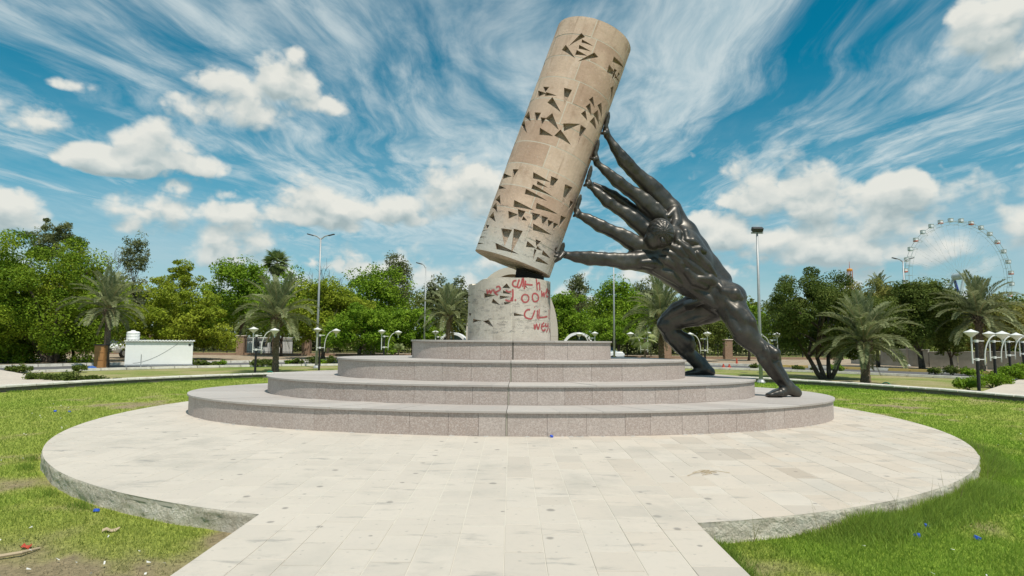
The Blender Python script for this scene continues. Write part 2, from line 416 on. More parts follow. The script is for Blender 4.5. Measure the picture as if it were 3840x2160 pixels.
def f_leaf(N, b):
    t = attr(N); v = N.noise(coord(N), 2.5, 3, .6)
    c = N.mix(1., t, N.ramp(v, [(.3, (.72, .74, .7)), (.7, (1.3, 1.26, 1.2))]), 'MULTIPLY')
    setc(N, b, c)
    tr = N.node('ShaderNodeBsdfTranslucent'); N.l.new(c, tr.inputs[0])
    mx = N.node('ShaderNodeMixShader', {0: .34}); N.l.new(b.outputs[0], mx.inputs[1]); N.l.new(tr.outputs[0], mx.inputs[2])
    N.l.new(mx.outputs[0], N.n['Material Output'].inputs['Surface'])
mat('leaf', f_leaf, .6, 0, .12)
mat('bark', lambda N, b: (setc(N, b, N.ramp(N.noise(coord(N), 6, 6, .7), [(.3, (.055, .042, .033)), (.55, (.115, .09, .068)), (.75, (.19, .155, .12))])), bump(N, b, N.noise(coord(N), 10, 6, .7), .8, .04)), .95)
mat('palm_bark', lambda N, b: (setc(N, b, N.ramp(N.noise(coord(N), 9, 6, .7), [(.3, (.085, .06, .042)), (.55, (.18, .135, .095)), (.75, (.30, .24, .18))])), bump(N, b, N.noise(coord(N), 16, 6, .7), .8, .03)), .95)
plain('white_paint', (.78, .78, .77), .5, var=.05)
plain('lamp_white', (.66, .66, .64), .5, var=.06)
plain('black_paint', (.018, .018, .02), .4, var=.2)
plain('pole_grey', (.36, .37, .38), .45, .3)
plain('dark_metal', (.05, .05, .055), .5)
plain('teal_pipe', (.03, .25, .19), .45)
plain('plywood', (.42, .21, .075), .7, var=.25, sc=3.)
plain('glass_dark', (.02, .025, .03), .08, 0, .6)
plain('car_white', (.76, .76, .76), .25, 0, .6, var=.02)
plain('tyre', (.02, .02, .02), .85)
plain('rim_metal', (.45, .45, .46), .35, .7)
plain('lamp_glass', (.7, .72, .75), .15, 0, .6)
plain('red_plastic', (.45, .07, .04), .6)
plain('blue_plastic', (.03, .10, .55), .4)
plain('litter_white', (.62, .61, .58), .7)
plain('dry_wood', (.42, .33, .22), .85)
plain('wheel_sky_fade', (.36, .42, .44), .6)  # fading into the sky is put into this colour
plain('gondola_red', (.42, .12, .08), .5)
plain('orange_paint', (.62, .26, .05), .5)
plain('blue_paint', (.06, .10, .40), .5)
plain('fabric_blue', (.05, .12, .35), .9)
def f_brick(N, b):
    p = pos(N); br = N.n.new('ShaderNodeTexBrick')
    x, y, z = N.sep(p); N.l.new(N.xyz(N.add(x, y), z, 0.), br.inputs['Vector'])
    br.inputs['Scale'].default_value = 4.; br.inputs['Color1'].default_value = (.25, .15, .095, 1); br.inputs['Color2'].default_value = (.34, .215, .14, 1)
    br.inputs['Mortar'].default_value = (.30, .25, .20, 1); br.inputs['Mortar Size'].default_value = .025
    n = N.noise(p, 1.5, 5, .6)
    setc(N, b, N.mix(N.sstep(n, .5, .75, 0., .5), br.outputs[0], (.22, .14, .10)))
mat('brick', f_brick, .9)
mat('limestone', lambda N, b: setc(N, b, N.mix(N.noise(pos(N), 1.2, 6, .65), (.50, .42, .35), (.62, .55, .47))), .85)
mat('green_glass', lambda N, b: setc(N, b, N.mix(N.noise(pos(N), .8, 3, .5), (.02, .06, .06), (.05, .11, .11))), .15, 0, .6)
M = MATS

# ------------------------------------------------------------------ numpy helpers
def vnoise(x, y, seed=0):
    """smooth value noise"""
    x = np.asarray(x, float); y = np.asarray(y, float)
    xi = np.floor(x).astype(np.int64); yi = np.floor(y).astype(np.int64); fx = x-xi; fy = y-yi
    fx = fx*fx*(3-2*fx); fy = fy*fy*(3-2*fy)
    def h(a, b):
        n = (a*374761393 + b*668265263 + seed*1442695041) & 0x7fffffff
        n = ((n ^ (n >> 13))*1274126177) & 0x7fffffff
        return ((n ^ (n >> 16)) & 0xffff)/65535.
    return (h(xi, yi)*(1-fx)+h(xi+1, yi)*fx)*(1-fy)+(h(xi, yi+1)*(1-fx)+h(xi+1, yi+1)*fx)*fy
def fbm(x, y, seed=0, o=4):
    s = 0; a = .5; t = 0
    for k in range(o): s = s+a*vnoise(x*2**k, y*2**k, seed+k*17); t += a; a *= .55
    return s/t
PADR = 8.42; PADC = -.15; GZ = -.2
KC = (-.3, .6); KR = 17.0          # kerb ring
PX0, PX1 = -2.35, 1.70             # path edges

# ------------------------------------------------------------------ ground, lawn, roads
g = MB(); g.poly([(-1500, -300, GZ-.012), (1500, -300, GZ-.012), (1500, 2500, GZ-.012), (-1500, 2500, GZ-.012)])
tag(g.build('ground', M['park_ground']), kind='structure')
def lawn_cols(x, y):
    """real colour of the turf: green, straw and bare patches; also its density"""
    n = fbm(x*.55, y*.55, 3); m = fbm(x*1.9+9, y*1.9, 11); big = fbm(x*.16, y*.16, 5, 3)
    gfac = np.clip((n*.55+m*.45-.42)*5+.70, 0, 1)
    right = np.clip((x+1)/6, 0, 1)
    lush = np.clip(.12+right*.28+(big-.5)*1.8, 0, 1)
    # worn earth in the corner left of the path, thinner turf at the far left
    worn = np.exp(-(((x+4.3)/1.7)**2+((y+9.4)/1.0)**2))*.95+np.exp(-(((x+6.5)/2.2)**2+((y+9.3)/1.0)**2))*.35
    gr = np.clip(gfac*(.62+.38*lush)-worn*np.clip(1.1-m*.9, .2, 1), 0, 1)
    green = np.stack([.225-.015*lush, .345+.0*lush, .040-.005*lush], -1)*(0.8+.45*m[..., None])
    yellow = np.stack([.33+0*n, .375+0*n, .085+0*n], -1)
    earth = np.stack([.31+0*n, .255+0*n, .165+0*n], -1)
    k = np.clip(gr*2, 0, 1)[..., None]; q = np.clip(gr*2-1, 0, 1)[..., None]
    mid = yellow*(1-lush[..., None]*.5)+green*lush[..., None]*.5
    c = earth*(1-k)+mid*k; c = c*(1-q)+green*q
    return c, gr
# lawn inside the kerb ring: polar grid with turf colours
def build_lawn():
    nr, na = 90, 420
    rr = np.concatenate([np.linspace(0, 6.5, 6), np.linspace(7, KR-.12, nr-6)])
    aa = np.linspace(0, 2*np.pi, na, endpoint=False)
    Rr, A = np.meshgrid(rr, aa, indexing='ij')
    X = KC[0]+Rr*np.cos(A); Y = KC[1]+Rr*np.sin(A)
    Z = GZ+.018*(fbm(X*.9, Y*.9, 8)-.5)
    V = np.stack([X, Y, Z], -1).reshape(-1, 3)
    i = np.arange(nr-1)[:, None]*na; j = np.arange(na)[None]; j2 = (j+1) % na
    F = np.stack([i+j, i+na+j, i+na+j2, i+j2], -1).reshape(-1, 4)
    c, _ = lawn_cols(V[:, 0], V[:, 1])
    me = np_mesh('lawn', V, F, c*1.0, 'POINT'); me.shade_smooth()
    tag(link('lawn', me, M['lawn']), kind='structure')
build_lawn()

# circular kerb of pale stones round the lawn, each stone a part
kerb_base = MB()
n = 300
for k in range(n):
    a0, a1 = 2*math.pi*k/n, 2*math.pi*(k+1)/n
    ri, ro = KR-.10, KR+.26
    P = lambda r, a, z: (KC[0]+r*math.cos(a), KC[1]+r*math.sin(a), z)
    kerb_base.poly([P(ri, a0, -.23), P(ri, a1, -.23), P(ri, a1, -.05), P(ri, a0, -.05)][::-1])
    kerb_base.poly([P(ri, a0, -.05), P(ri, a1, -.05), P(ro, a1, -.05), P(ro, a0, -.05)][::-1])
    kerb_base.poly([P(ro, a0, -.05), P(ro, a1, -.05), P(ro, a1, -.23), P(ro, a0, -.23)][::-1])
kb = tag(kerb_base.build('kerb', M['joint_and_shade']), kind='structure')  # base coloured dark for moss and painted shade under the overhanging stones
rnd = random.Random(5)
a = R(2)
while a < R(178):
    L = rnd.uniform(.42, .62); da = L/KR
    rj = rnd.uniform(-.015, .015); zj = rnd.uniform(-.008, .008); g_ = .010/KR
    m = MB(); ri, ro = KR-.16+rj, KR+.30+rj; z0, z1 = -.05, .015+zj
    lo = [(ri, a+g_), (ri, a+da-g_), (ro, a+da-g_), (ro, a+g_)]
    pin = .02
    top = [(ri+pin, a+g_*2.2), (ri+pin, a+da-g_*2.2), (ro-pin, a+da-g_*2.2), (ro-pin, a+g_*2.2)]
    C = lambda r, t, z: (KC[0]+r*math.cos(t), KC[1]+r*math.sin(t), z)
    q0 = [C(r, t, z0) for r, t in lo]; qm = [C(r, t, z1-.018) for r, t in lo]; q1 = [C(r, t, z1) for r, t in top]
    m.poly(q1[::-1])
    for u, w in ((q0, qm), (qm, q1)):
        for k in range(4): m.poly([u[k], w[k], w[(k+1) % 4], u[(k+1) % 4]])
    m.build('kerb_stone', M['kerb_stone'], kb)
    a += da

# ------------------------------------------------------------------ paved circle and path
def clip_circle(poly, n=180):
    """Sutherland-Hodgman against the pad's outline"""
    for k in range(n):
        a = 2*math.pi*(k+.5)/n; nx, ny = math.cos(a), math.sin(a); d = PADR*math.cos(math.pi/n)-.004
        out = []
        for i in range(len(poly)):
            p, q = poly[i], poly[(i+1) % len(poly)]
            dp = p[0]*nx+(p[1]-PADC)*ny-d; dq = q[0]*nx+(q[1]-PADC)*ny-d
            if dp <= 0: out.append(p)
            if dp*dq < 0:
                t = dp/(dp-dq); out.append((p[0]+(q[0]-p[0])*t, p[1]+(q[1]-p[1])*t))
        poly = out
        if len(poly) < 3: return []
    return poly
def area(p): return abs(sum(p[i][0]*p[(i+1) % len(p)][1]-p[(i+1) % len(p)][0]*p[i][1] for i in range(len(p))))/2
SA, SB, SCY = [7.31, 5.63, 4.075, 2.37], .535, .24
def build_paving():
    rnd = random.Random(11)
    pad = []; path = []
    x = -8.6; W_ = []
    edges = []
    # courses; make one joint fall on each path edge
    xs = [PX0]
    while xs[-1] > -8.5: xs.append(xs[-1]-rnd.choice([.30, .33, .36, .42]))
    xs = xs[::-1]
    span = PX1-PX0; k = 12; ws = [rnd.choice([.30, .34, .36]) for _ in range(k)]; s = sum(ws)
    for w in ws: xs.append(xs[-1]+w*span/s)
    while xs[-1] < 8.5: xs.append(xs[-1]+rnd.choice([.30, .33, .36, .42]))
    for x0, x1 in zip(xs[:-1], xs[1:]):
        inpath = x0 > PX0-.02 and x1 < PX1+.02
        y = -15.2 if inpath else -8.7
        y += rnd.uniform(-.3, .2)
        while y < 8.6:
            L = rnd.choice([.32, .38, .45, .52, .6, .7, .85])
            y1 = y+L; g_ = .0035
            P = [(x0+g_, y+g_), (x1-g_, y+g_), (x1-g_, y1-g_), (x0+g_, y1-g_)]
            cx, cy = (x0+x1)/2, (y+y1)/2
            ins = lambda px, py: (px/(SA[0]-.3))**2+((py-SCY)/((SA[0]-.3)*SB))**2 < 1
            if not all(ins(*q) for q in P):
                onpath = inpath and (cx*cx+(cy-PADC)**2 > PADR**2) and cy < 0
                if not onpath and not (inpath and cy < 0): P = clip_circle(P)
                if len(P) >= 3 and area(P) > .004: (path if onpath else pad).append((P, cx, cy))
            y = y1
    return pad, path, rnd
pad_p, path_p, rnd = build_paving()
def slab_tint(cx, cy, rnd):
    r = np.clip((cx+.5)/3.5, 0, 1)          # warmer mixed stone on the right, pale on the left
    v = rnd.uniform(-.035, .035) - (rnd.random() < .18)*rnd.uniform(.03, .17)*(.15+r)
    warm = r*rnd.uniform(0, 1)
    return (1+v+.00*warm, 1+v-.045*warm, 1+v-.085*warm, 1)
def slab_mesh(P, rnd, bm=None):
    z1 = rnd.uniform(-.0015, .0015); n = len(P); cx = sum(p[0] for p in P)/n; cy = sum(p[1] for p in P)/n
    e = .003
    V = [(p[0], p[1], -.045) for p in P]+[(p[0], p[1], z1-.003) for p in P]
    V += [(p[0]+(cx-p[0])/max(.05, math.hypot(cx-p[0], cy-p[1]))*e, p[1]+(cy-p[1])/max(.05, math.hypot(cx-p[0], cy-p[1]))*e, z1) for p in P]
    F = [tuple(range(2*n, 3*n))]
    for r in range(2):
        for k in range(n): F.append((r*n+k, r*n+(k+1) % n, (r+1)*n+(k+1) % n, (r+1)*n+k))
    return V, F
def lay(pieces, parent, name, mat_, rnd, cap=300):
    # the slabs that show largest in the photograph come first
    pieces.sort(key=lambda q: -area(q[0])/max(1., (q[2]-CAMY))**2 if q[2]-CAMY > 3.6 else 0)
    rest_v, rest_f, rest_c = [], [], []
    for i, (P, cx, cy) in enumerate(pieces):
        if sum(P[k][0]*P[(k+1) % len(P)][1]-P[(k+1) % len(P)][0]*P[k][1] for k in range(len(P))) < 0: P = P[::-1]
        V, F = slab_mesh(P, rnd); t = slab_tint(cx, cy, rnd)
        if i < cap:
            me = mesh(name, V, F, [t]*len(F)); link(name, me, mat_, parent)
        else:
            o = len(rest_v); rest_v += V; rest_f += [tuple(o+k for k in f) for f in F]; rest_c += [t]*len(F)
    if rest_v:
        me = mesh('small_'+name+'s', rest_v, rest_f, rest_c); tag(link('small_'+name+'s', me, mat_, parent), kind='stuff')
def build_pad():
    # bed of the circle (shows as grout in the joints) with a ragged mortared side
    na = 900; V = []; F = []
    rs = np.random.RandomState(4)
    levels = [(-.0035, 0.), (-.02, .006), (-.04, .014), (-.06, .006), (-.085, .018), (-.11, .010), (-.14, .016), (-.17, .010), (-.20, .022), (-.26, .03)]
    for li, (z, o) in enumerate(levels):
        for k in range(na):
            a = 2*math.pi*k/na
            s = a*PADR
            d = 0 if li == 0 else (fbm(np.array([s*3.]), np.array([z*5.]), 21)[0]-.5)*.10+(fbm(np.array([s*14.]), np.array([z*22.]), 33)[0]-.5)*.07
            r = PADR-.002+o*.25+d*(0 if li == 0 else .42)
            V.append((r*math.cos(a), PADC+r*math.sin(a), z))
    for li in range(len(levels)-1):
        for k in range(na):
            k2 = (k+1) % na; F.append((li*na+k, (li+1)*na+k, (li+1)*na+k2, li*na+k2))
    side = mesh('pad_side', V, F); side.shade_smooth()
    bed = MB(); bed.poly([((PADR-.003)*math.cos(2*math.pi*k/na), PADC+(PADR-.003)*math.sin(2*math.pi*k/na), -.0024) for k in range(na)])
    p = tag(bed.build('pavement', M['grout']), kind='structure')
    link('pavement_edge', side, M['pad_side'], p)
    lay(pad_p, p, 'paving_slab', M['paving'], rnd)
    # path: bed and sides
    q = MB(); yb = PADC-math.sqrt(PADR**2-PX0**2)+.0
    q.poly([(PX0+.004, -60, -.0050), (PX1-.004, -60, -.0050), (PX1-.004, yb+.4, -.0050), (PX0+.004, yb+.4, -.0050)])
    pt = tag(q.build('path', M['grout']), kind='structure')
    for sx, xx in ((-1, PX0), (1, PX1)):
        V = []; F = []; nseg = 160
        for k in range(nseg+1):
            y = -20+(yb+20+.1)*k/nseg
            for z in (-.010, -.05, -.10, -.16, -.26):
                d = (fbm(np.array([y*3.]), np.array([z*11.]), 41)[0]-.5)*.05*(z < -.02)
                V.append((xx+sx*d*.6, y, z))
        for k in range(nseg):
            for j in range(4):
                f = (k*5+j, (k+1)*5+j, (k+1)*5+j+1, k*5+j+1); F.append(f if sx > 0 else f[::-1])
        link('path_side', mesh('path_side', V, F), M['pad_side'], pt)
    lay(path_p, pt, 'paving_slab', M['paving'], rnd)
    f = MB(); f.poly([(PX0, -60, -.003), (PX1, -60, -.003), (PX1, -15.6, -.003), (PX0, -15.6, -.003)])
    me = f.me('far_paving'); a_ = me.attributes.new('tint', 'FLOAT_COLOR', 'FACE'); a_.data.foreach_set('color', [1, 1, 1, 1])
    tag(link('far_paving', me, M['paving'], pt), kind='stuff')
build_pad()

# ------------------------------------------------------------------ stepped oval plinth
ZT = [.428, .795, 1.200, 1.614]; OV = .035; CT = .038
def ell_pts(a, b, cy, s0, s1, tab, n):
    """points between arc lengths s0..s1 (tab: lookup)"""
    S, T = tab
    ss = np.linspace(s0, s1, n); t = np.interp(ss % S[-1], S, T)
    return [(a*math.cos(q), cy+b*math.sin(q)) for q in t]
def ell_tab(a, b, d=0.):
    T = np.linspace(-math.pi/2+d, 1.5*math.pi+d, 2001); X = a*np.cos(T); Y = b*np.sin(T)
    S = np.concatenate([[0], np.cumsum(np.hypot(np.diff(X), np.diff(Y)))]); return S, T
def build_plinth():
    root = tag(empty('stepped_plinth', (0, 0, 0)), 'oval four-stepped plinth of speckled pink granite with grey coping under the monument', 'plinth')
    rnd = random.Random(3)
    for k in range(4):
        a = SA[k]; b = SA[k]*SB; z0 = 0 if k == 0 else ZT[k-1]; z1 = ZT[k]
        ac, bc = a-OV-.03, b-OV-.03
        na = 160; m = MB()
        ring = [(ac*math.cos(2*math.pi*j/na), SCY+bc*math.sin(2*math.pi*j/na)) for j in range(na)]
        for j in range(na):
            p, q = ring[j], ring[(j+1) % na]
            m.poly([(p[0], p[1], z0-.02), (q[0], q[1], z0-.02), (q[0], q[1], z1-CT-.004), (p[0], p[1], z1-CT-.004)])
        m.poly([(p[0], p[1], z1-CT-.004) for p in ring])
        st = m.build('step', M['joint_and_shade'], root)
        # riser panels
        ao, bo = a-OV, b-OV; jx = (-.075, -.05, -.01, .03)[k]; tab = ell_tab(ao, bo, jx/ao); S = tab[0][-1]
        gap = .014; s = gap
        Wp = rnd.uniform(.50, .60)
        while s < S-gap-.02:
            w = rnd.choice([.46, .52, .52, .60, .68]); e = min(s+w, S-gap)
            if S-gap-e < .25: e = S-gap
            g_ = .0025; n = 5; th = .03; pj = rnd.uniform(-.002, .002)
            P = ell_pts(ao+pj, bo+pj, SCY, s+g_, e-g_, tab, n)
            m = MB(); zb, zt = z0+.002, z1-CT-.003
            In = [(p[0]*(1-th/ao), SCY+(p[1]-SCY)*(1-th/bo)) for p in P]
            for j in range(n-1):
                m.poly([(*P[j], zb), (*P[j+1], zb), (*P[j+1], zt), (*P[j], zt)])
            for j, fl in ((0, 0), (n-1, 1)):
                q = [(*P[j], zb), (*P[j], zt), (*In[j], zt), (*In[j], zb)]; m.poly(q[::-1] if fl else q)
            o = m.build('riser_panel', M['granite'], st)
            s = e
        # expansion joint in the middle of the front
        jm = MB(); jm.box(jx-.011, jx+.011, SCY-bo+.004, SCY-bo+.03, z0+.001, z1-CT-.006)
        jm.build('expansion_joint', M['gap_seal'] if k < 3 else M['joint_and_shade'], st)
        # coping / tread slabs from the next riser out past this one
        ai = (SA[k+1]-OV-.06) if k < 3 else .45
        bi = (SA[k+1]-OV-.06)*SB if k < 3 else .45*SB
        tabo = ell_tab(a, b, jx/a); So = tabo[0][-1]; s = .004
        while s < So-.03:
            w = rnd.choice([.62, .75, .9, .9]); e = min(s+w, So-.004)
            if So-.004-e < .3: e = So-.004
            g_ = .002; n = 5
            S_, T_ = tabo; tt = np.interp(np.linspace(s+g_, e-g_, n), S_, T_)
            zj = rnd.uniform(-.003, .003); oj = rnd.uniform(-.004, .005)
            zt = z1+zj; zb = z1-CT; m = MB()
            Po = [((a+oj)*math.cos(q), SCY+(b+oj)*math.sin(q)) for q in tt]
            Pi = [(ai*math.cos(q), SCY+bi*math.sin(q)) for q in tt]
            Pe = [((a+oj-.004)*math.cos(q), SCY+(b+oj-.004)*math.sin(q)) for q in tt]
            for j in range(n-1):
                m.poly([(*Po[j], zb), (*Po[j+1], zb), (*Po[j+1], zt-.004), (*Po[j], zt-.004)])
                m.poly([(*Po[j], zt-.004), (*Po[j+1], zt-.004), (*Pe[j+1], zt), (*Pe[j], zt)])
                m.poly([(*Pe[j], zt), (*Pe[j+1], zt), (*Pi[j+1], zt), (*Pi[j], zt)])
                m.poly([(*Po[j+1], zb), (*Po[j], zb), (*Pi[j], zb), (*Pi[j+1], zb)])
            m.poly([(*Po[0], zb), (*Pe[0], zt), (*Pi[0], zt), (*Pi[0], zb)])
            m.poly([(*Po[-1], zb), (*Pi[-1], zb), (*Pi[-1], zt), (*Pe[-1], zt)])
            m.build('coping_slab', M['coping'], st)
            s = e
    return root
build_plinth()

# ------------------------------------------------------------------ carved leaning column and its broken stump
C1 = lambda x, y: (1700+x/2.07, y/2.07)
C2 = lambda x, y: (1700+x/1.9317, 550+y/1.9317)
C8 = lambda x, y: (1730+x/4.528, 1000+y/4.528)
WEDGES_TOP = [(992,260,1018,288,903,352),(1002,308,997,330,1082,357),(980,350,975,378,1065,400),(960,390,948,425,1035,432),(875,352,845,388,940,447),(1092,410,1120,443,972,475),
 (1248,443,1238,480,1315,523),(1210,505,1195,560,1262,590),(1250,535,1268,548,1225,640),(1280,565,1292,575,1265,620),(1252,600,1262,590,1292,650),(1222,683,1243,672,1225,770),
 (690,495,712,490,685,530),(655,545,667,542,652,568),(700,675,742,675,712,715),(660,705,655,752,718,725),(722,716,712,742,797,742),(770,758,735,795,830,865),(862,685,918,700,860,812),
 (1082,752,1055,775,1095,833),(1062,803,1030,828,1070,897),(1025,858,993,883,1037,933),(1148,800,1120,818,1150,908),(1120,857,1087,885,1128,965),(1093,910,1060,945,1108,1003),
 (588,863,557,908,600,937),(633,875,678,877,635,965),(680,912,717,917,685,970),(767,882,722,920,813,1000),(553,933,527,968,572,1028),(857,960,862,1015,980,964),(989,973,1028,998,968,1110),(675,995,668,1043,768,1053),(833,1010,790,1052,907,1120)]
WEDGES_LOW = [(360,193,355,237,417,216),(432,165,470,165,430,225),(325,245,333,240,320,285),(328,278,322,315,380,303),(583,188,580,228,700,257),(710,217,757,238,697,318),(612,250,608,272,683,297),(580,276,570,305,708,355),(530,309,522,343,673,390),
 (810,278,860,300,783,440),(848,390,868,407,835,462),(445,390,438,435,580,460),(608,410,602,448,750,488),(400,467,400,520,464,492),(469,455,520,470,475,540),(508,505,497,530,533,533),(573,480,627,493,577,550),(640,502,685,517,645,575),(685,532,723,545,688,588),(727,552,758,562,722,605),(780,502,812,515,765,590),(582,560,580,605,705,638),
 (337,352,307,385,342,415),(312,408,285,440,318,473),(290,475,262,510,305,540),(283,370,271,388,277,412),(257,430,247,455,254,480),(350,595,422,605,372,712),(440,600,498,615,420,768),(310,700,315,742,467,777),(538,685,528,725,592,732),(597,672,632,687,600,722),(610,720,600,740,637,753),(586,745,602,750,577,815),(650,752,643,783,700,808),(612,800,597,830,685,853),(735,735,755,728,737,780),
 (215,567,228,567,207,600),(238,567,260,570,240,600),(196,610,202,622,262,604),(178,648,180,663,243,657),(165,692,163,710,225,705)]
WEDGES_STUMP = [(770,283,693,357,835,368),(710,400,705,450,846,467),(388,447,388,530,575,490),(652,490,655,550,828,512),(537,540,512,612,660,650),(725,598,730,645,846,610),(1092,318,1075,335,1142,380),(890,783,895,838,1085,830),(200,885,195,950,345,917),(465,900,370,930,548,1030),(112,478,112,512,155,488),(107,592,107,615,165,600),(125,790,172,792,148,850)]
class Cyl:
    def __init__(s, base, top, rad):
        s.o = Vector(base); s.a = (Vector(top)-s.o).normalized(); s.L = (Vector(top)-s.o).length; s.r = rad
        s.e1 = (Vector((0, -1, 0))-s.a*Vector((0, -1, 0)).dot(s.a)).normalized()     # theta 0 faces the viewer
        s.e2 = s.a.cross(s.e1)                                                        # towards +x
        if s.e2.x < 0: s.e2 = -s.e2
    def uv(s, px, py):
        d = pixdir(px, py); w = CO-s.o
        dp = d-s.a*d.dot(s.a); wp = w-s.a*w.dot(s.a)
        A = dp.dot(dp); B = 2*dp.dot(wp); C = wp.dot(wp)-s.r**2; q = B*B-4*A*C
        t = (-B-math.sqrt(max(q, 0)))/(2*A); p = CO+d*t; r = p-s.o
        return math.atan2(r.dot(s.e2), r.dot(s.e1))*s.r, r.dot(s.a)
    def p(s, u, v, off=0.):
        t = u/s.r; return s.o+s.a*v+(s.e1*math.cos(t)+s.e2*math.sin(t))*(s.r+off)
    def loc(s, u, v, off=0.):       # the same in the object's own frame (axis = z)
        t = u/s.r; return ((s.r+off)*math.sin(t), -(s.r+off)*math.cos(t), v)
    def frame(s):
        m = Matrix((s.e2, -s.e1, s.a)).transposed().to_4x4(); return Matrix.Translation(s.o) @ m
def in_tri(P, a, b, c):
    def sg(p, q): return (P[:, 0]-q[0])*(p[1]-q[1])-(p[0]-q[0])*(P[:, 1]-q[1])
    d1, d2, d3 = sg(a, b), sg(b, c), sg(c, a)
    return ~(((d1 < 0) | (d2 < 0) | (d3 < 0)) & ((d1 > 0) | (d2 > 0) | (d3 > 0)))
def carved_drum(cyl, root, wedges, rings, vjoints, ymax, stone, depth, vtop=None, seed=0):
    """unrolled stone skin cut into blocks along its joints, with wedge-shaped recesses; rolled back on the drum"""
    rs = np.random.RandomState(seed); H = math.pi*cyl.r; mw = .010
    verts = []; edges = []
    def add_line(p, q, step=.1):
        n = max(1, int(math.hypot(q[0]-p[0], q[1]-p[1])/step)); i0 = len(verts)
        for k in range(n+1): verts.append(Vector((p[0]+(q[0]-p[0])*k/n, p[1]+(q[1]-p[1])*k/n)))
        for k in range(n): edges.append((i0+k, i0+k+1))
    vt = vtop or (lambda u: ymax)
    # outline
    us = np.linspace(-H, H, 97)
    for u0, u1 in zip(us[:-1], us[1:]):
        add_line((u0, 0), (u1, 0), 9); add_line((u0, vt(u0)), (u1, vt(u1)), 9)
    add_line((-H, 0), (-H, vt(-H)), .2); add_line((H, 0), (H, vt(H)), .2)
    for vv in rings:
        for s in (-mw, mw): add_line((-H, vv+s), (H, vv+s), .085)
    lv = [0]+list(rings)+[ymax+1]
    for i, js in enumerate(vjoints):
        b0 = lv[i]+(mw if i else 0); b1 = lv[i+1]-mw
        for u in js:
            for s in (-mw, mw): add_line((u+s, b0), (u+s, min(b1, vt(u))), .2)
    tris = []
    for w in wedges:
        A, B, C = w
        ar = (B[0]-A[0])*(C[1]-A[1])-(C[0]-A[0])*(B[1]-A[1])
        if abs(ar) < 2e-4: continue
        if ar < 0: A, B = B, A
        tris.append((A, B, C))
        for p, q in ((A, B), (B, C), (C, A)): add_line(p, q, .09)
    # fill points
    for u in np.arange(-H+.06, H-.03, .11):
        for v in np.arange(.1, ymax+.3, .22):
            if v < vt(u)-.05: verts.append(Vector((u+rs.uniform(-.01, .01), v+rs.uniform(-.01, .01))))
    ov, oe, of, *_ = delaunay_2d_cdt(verts, edges, [], 0, 1e-5)
    Pv = np.array([(v.x, v.y) for v in ov]); F = np.array([tuple(f) for f in of if len(f) == 3])
    cen = Pv[F].mean(1)
    keep = (cen[:, 1] < np.array([vt(u) for u in cen[:, 0]])) & (cen[:, 1] > 0)
    F = F[keep]; cen = cen[keep]
    hole = np.zeros(len(F), bool)
    for t in tris: hole |= in_tri(cen, *t)
    row = np.searchsorted(np.array(rings), cen[:, 1]); strip = np.zeros(len(F), bool)
    for vv in rings: strip |= np.abs(cen[:, 1]-vv) < mw
    colid = np.zeros(len(F), int)
    for i, js in enumerate(vjoints):
        sel = row == i; js = np.array(sorted(js))
        c = np.searchsorted(js, cen[sel, 0]); colid[sel] = c % len(js) if len(js) else 0
        for u in js: strip[sel] |= np.abs(cen[sel, 0]-u) < mw
    def emit(name, fs, off, mt, extra=None, jit=0.):
        ids, inv = np.unique(fs, return_inverse=True); inv = inv.reshape(fs.shape)
        V = [cyl.loc(Pv[i, 0], Pv[i, 1], off+jit) for i in ids]; Fc = [tuple(f) for f in inv]
        V2 = []; F2 = []
        if extra:
            for pts, quads in extra:
                o = len(V)+len(V2); V2 += pts; F2 += [tuple(o+k for k in q) for q in quads]
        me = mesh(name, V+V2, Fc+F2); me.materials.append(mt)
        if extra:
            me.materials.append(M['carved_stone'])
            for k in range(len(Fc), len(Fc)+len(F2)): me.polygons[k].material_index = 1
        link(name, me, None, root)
    # recesses: walls and a floor that climbs from the deep head to the tip
    rec = {}
    for (A, B, C) in tris:
        wmax = math.hypot(A[0]-B[0], A[1]-B[1]); ln = math.hypot((A[0]+B[0])/2-C[0], (A[1]+B[1])/2-C[1])
        dd = min(depth, .55*wmax+.03)
        n = 5; pts = []; quads = []
        L1 = [(A[0]+(C[0]-A[0])*k/n, A[1]+(C[1]-A[1])*k/n, 1-k/n) for k in range(n+1)]
        L2 = [(B[0]+(C[0]-B[0])*k/n, B[1]+(C[1]-B[1])*k/n, 1-k/n) for k in range(n+1)]
        fl = lambda t: -dd*t**.55
        for (u, v, t) in L1: pts += [cyl.loc(u, v, 0), cyl.loc(u, v, fl(t))]
        for (u, v, t) in L2: pts += [cyl.loc(u, v, 0), cyl.loc(u, v, fl(t))]
        o2 = 2*(n+1)
        for k in range(n):
            quads.append((2*k, 2*k+1, 2*k+3, 2*k+2)); quads.append((o2+2*k, o2+2*k+2, o2+2*k+3, o2+2*k+1))
            quads.append((2*k+1, o2+2*k+1, o2+2*k+3, 2*k+3))
        quads.append((0, o2, o2+1, 1))
        c = np.array([[(A[0]+B[0]+C[0])/3, (A[1]+B[1]+C[1])/3]])
        r = int(np.searchsorted(np.array(rings), c[0, 1])); r = min(r, len(vjoints)-1)
        js = np.array(sorted(vjoints[r])); cc = int(np.searchsorted(js, c[0, 0]) % max(1, len(js)))
        rec.setdefault((r, cc), []).append((pts, quads))
    ok = ~hole
    for r in range(len(vjoints)):
        for c in range(max(1, len(vjoints[r]))):
            s = ok & ~strip & (row == r) & (colid == c)
            if s.sum(): emit('stone_block', F[s], 0., stone, rec.get((r, c)), rs.uniform(-.003, .003))
    s = ok & strip
    if s.sum(): emit('mortar', F[s], -.002, M['mortar'])

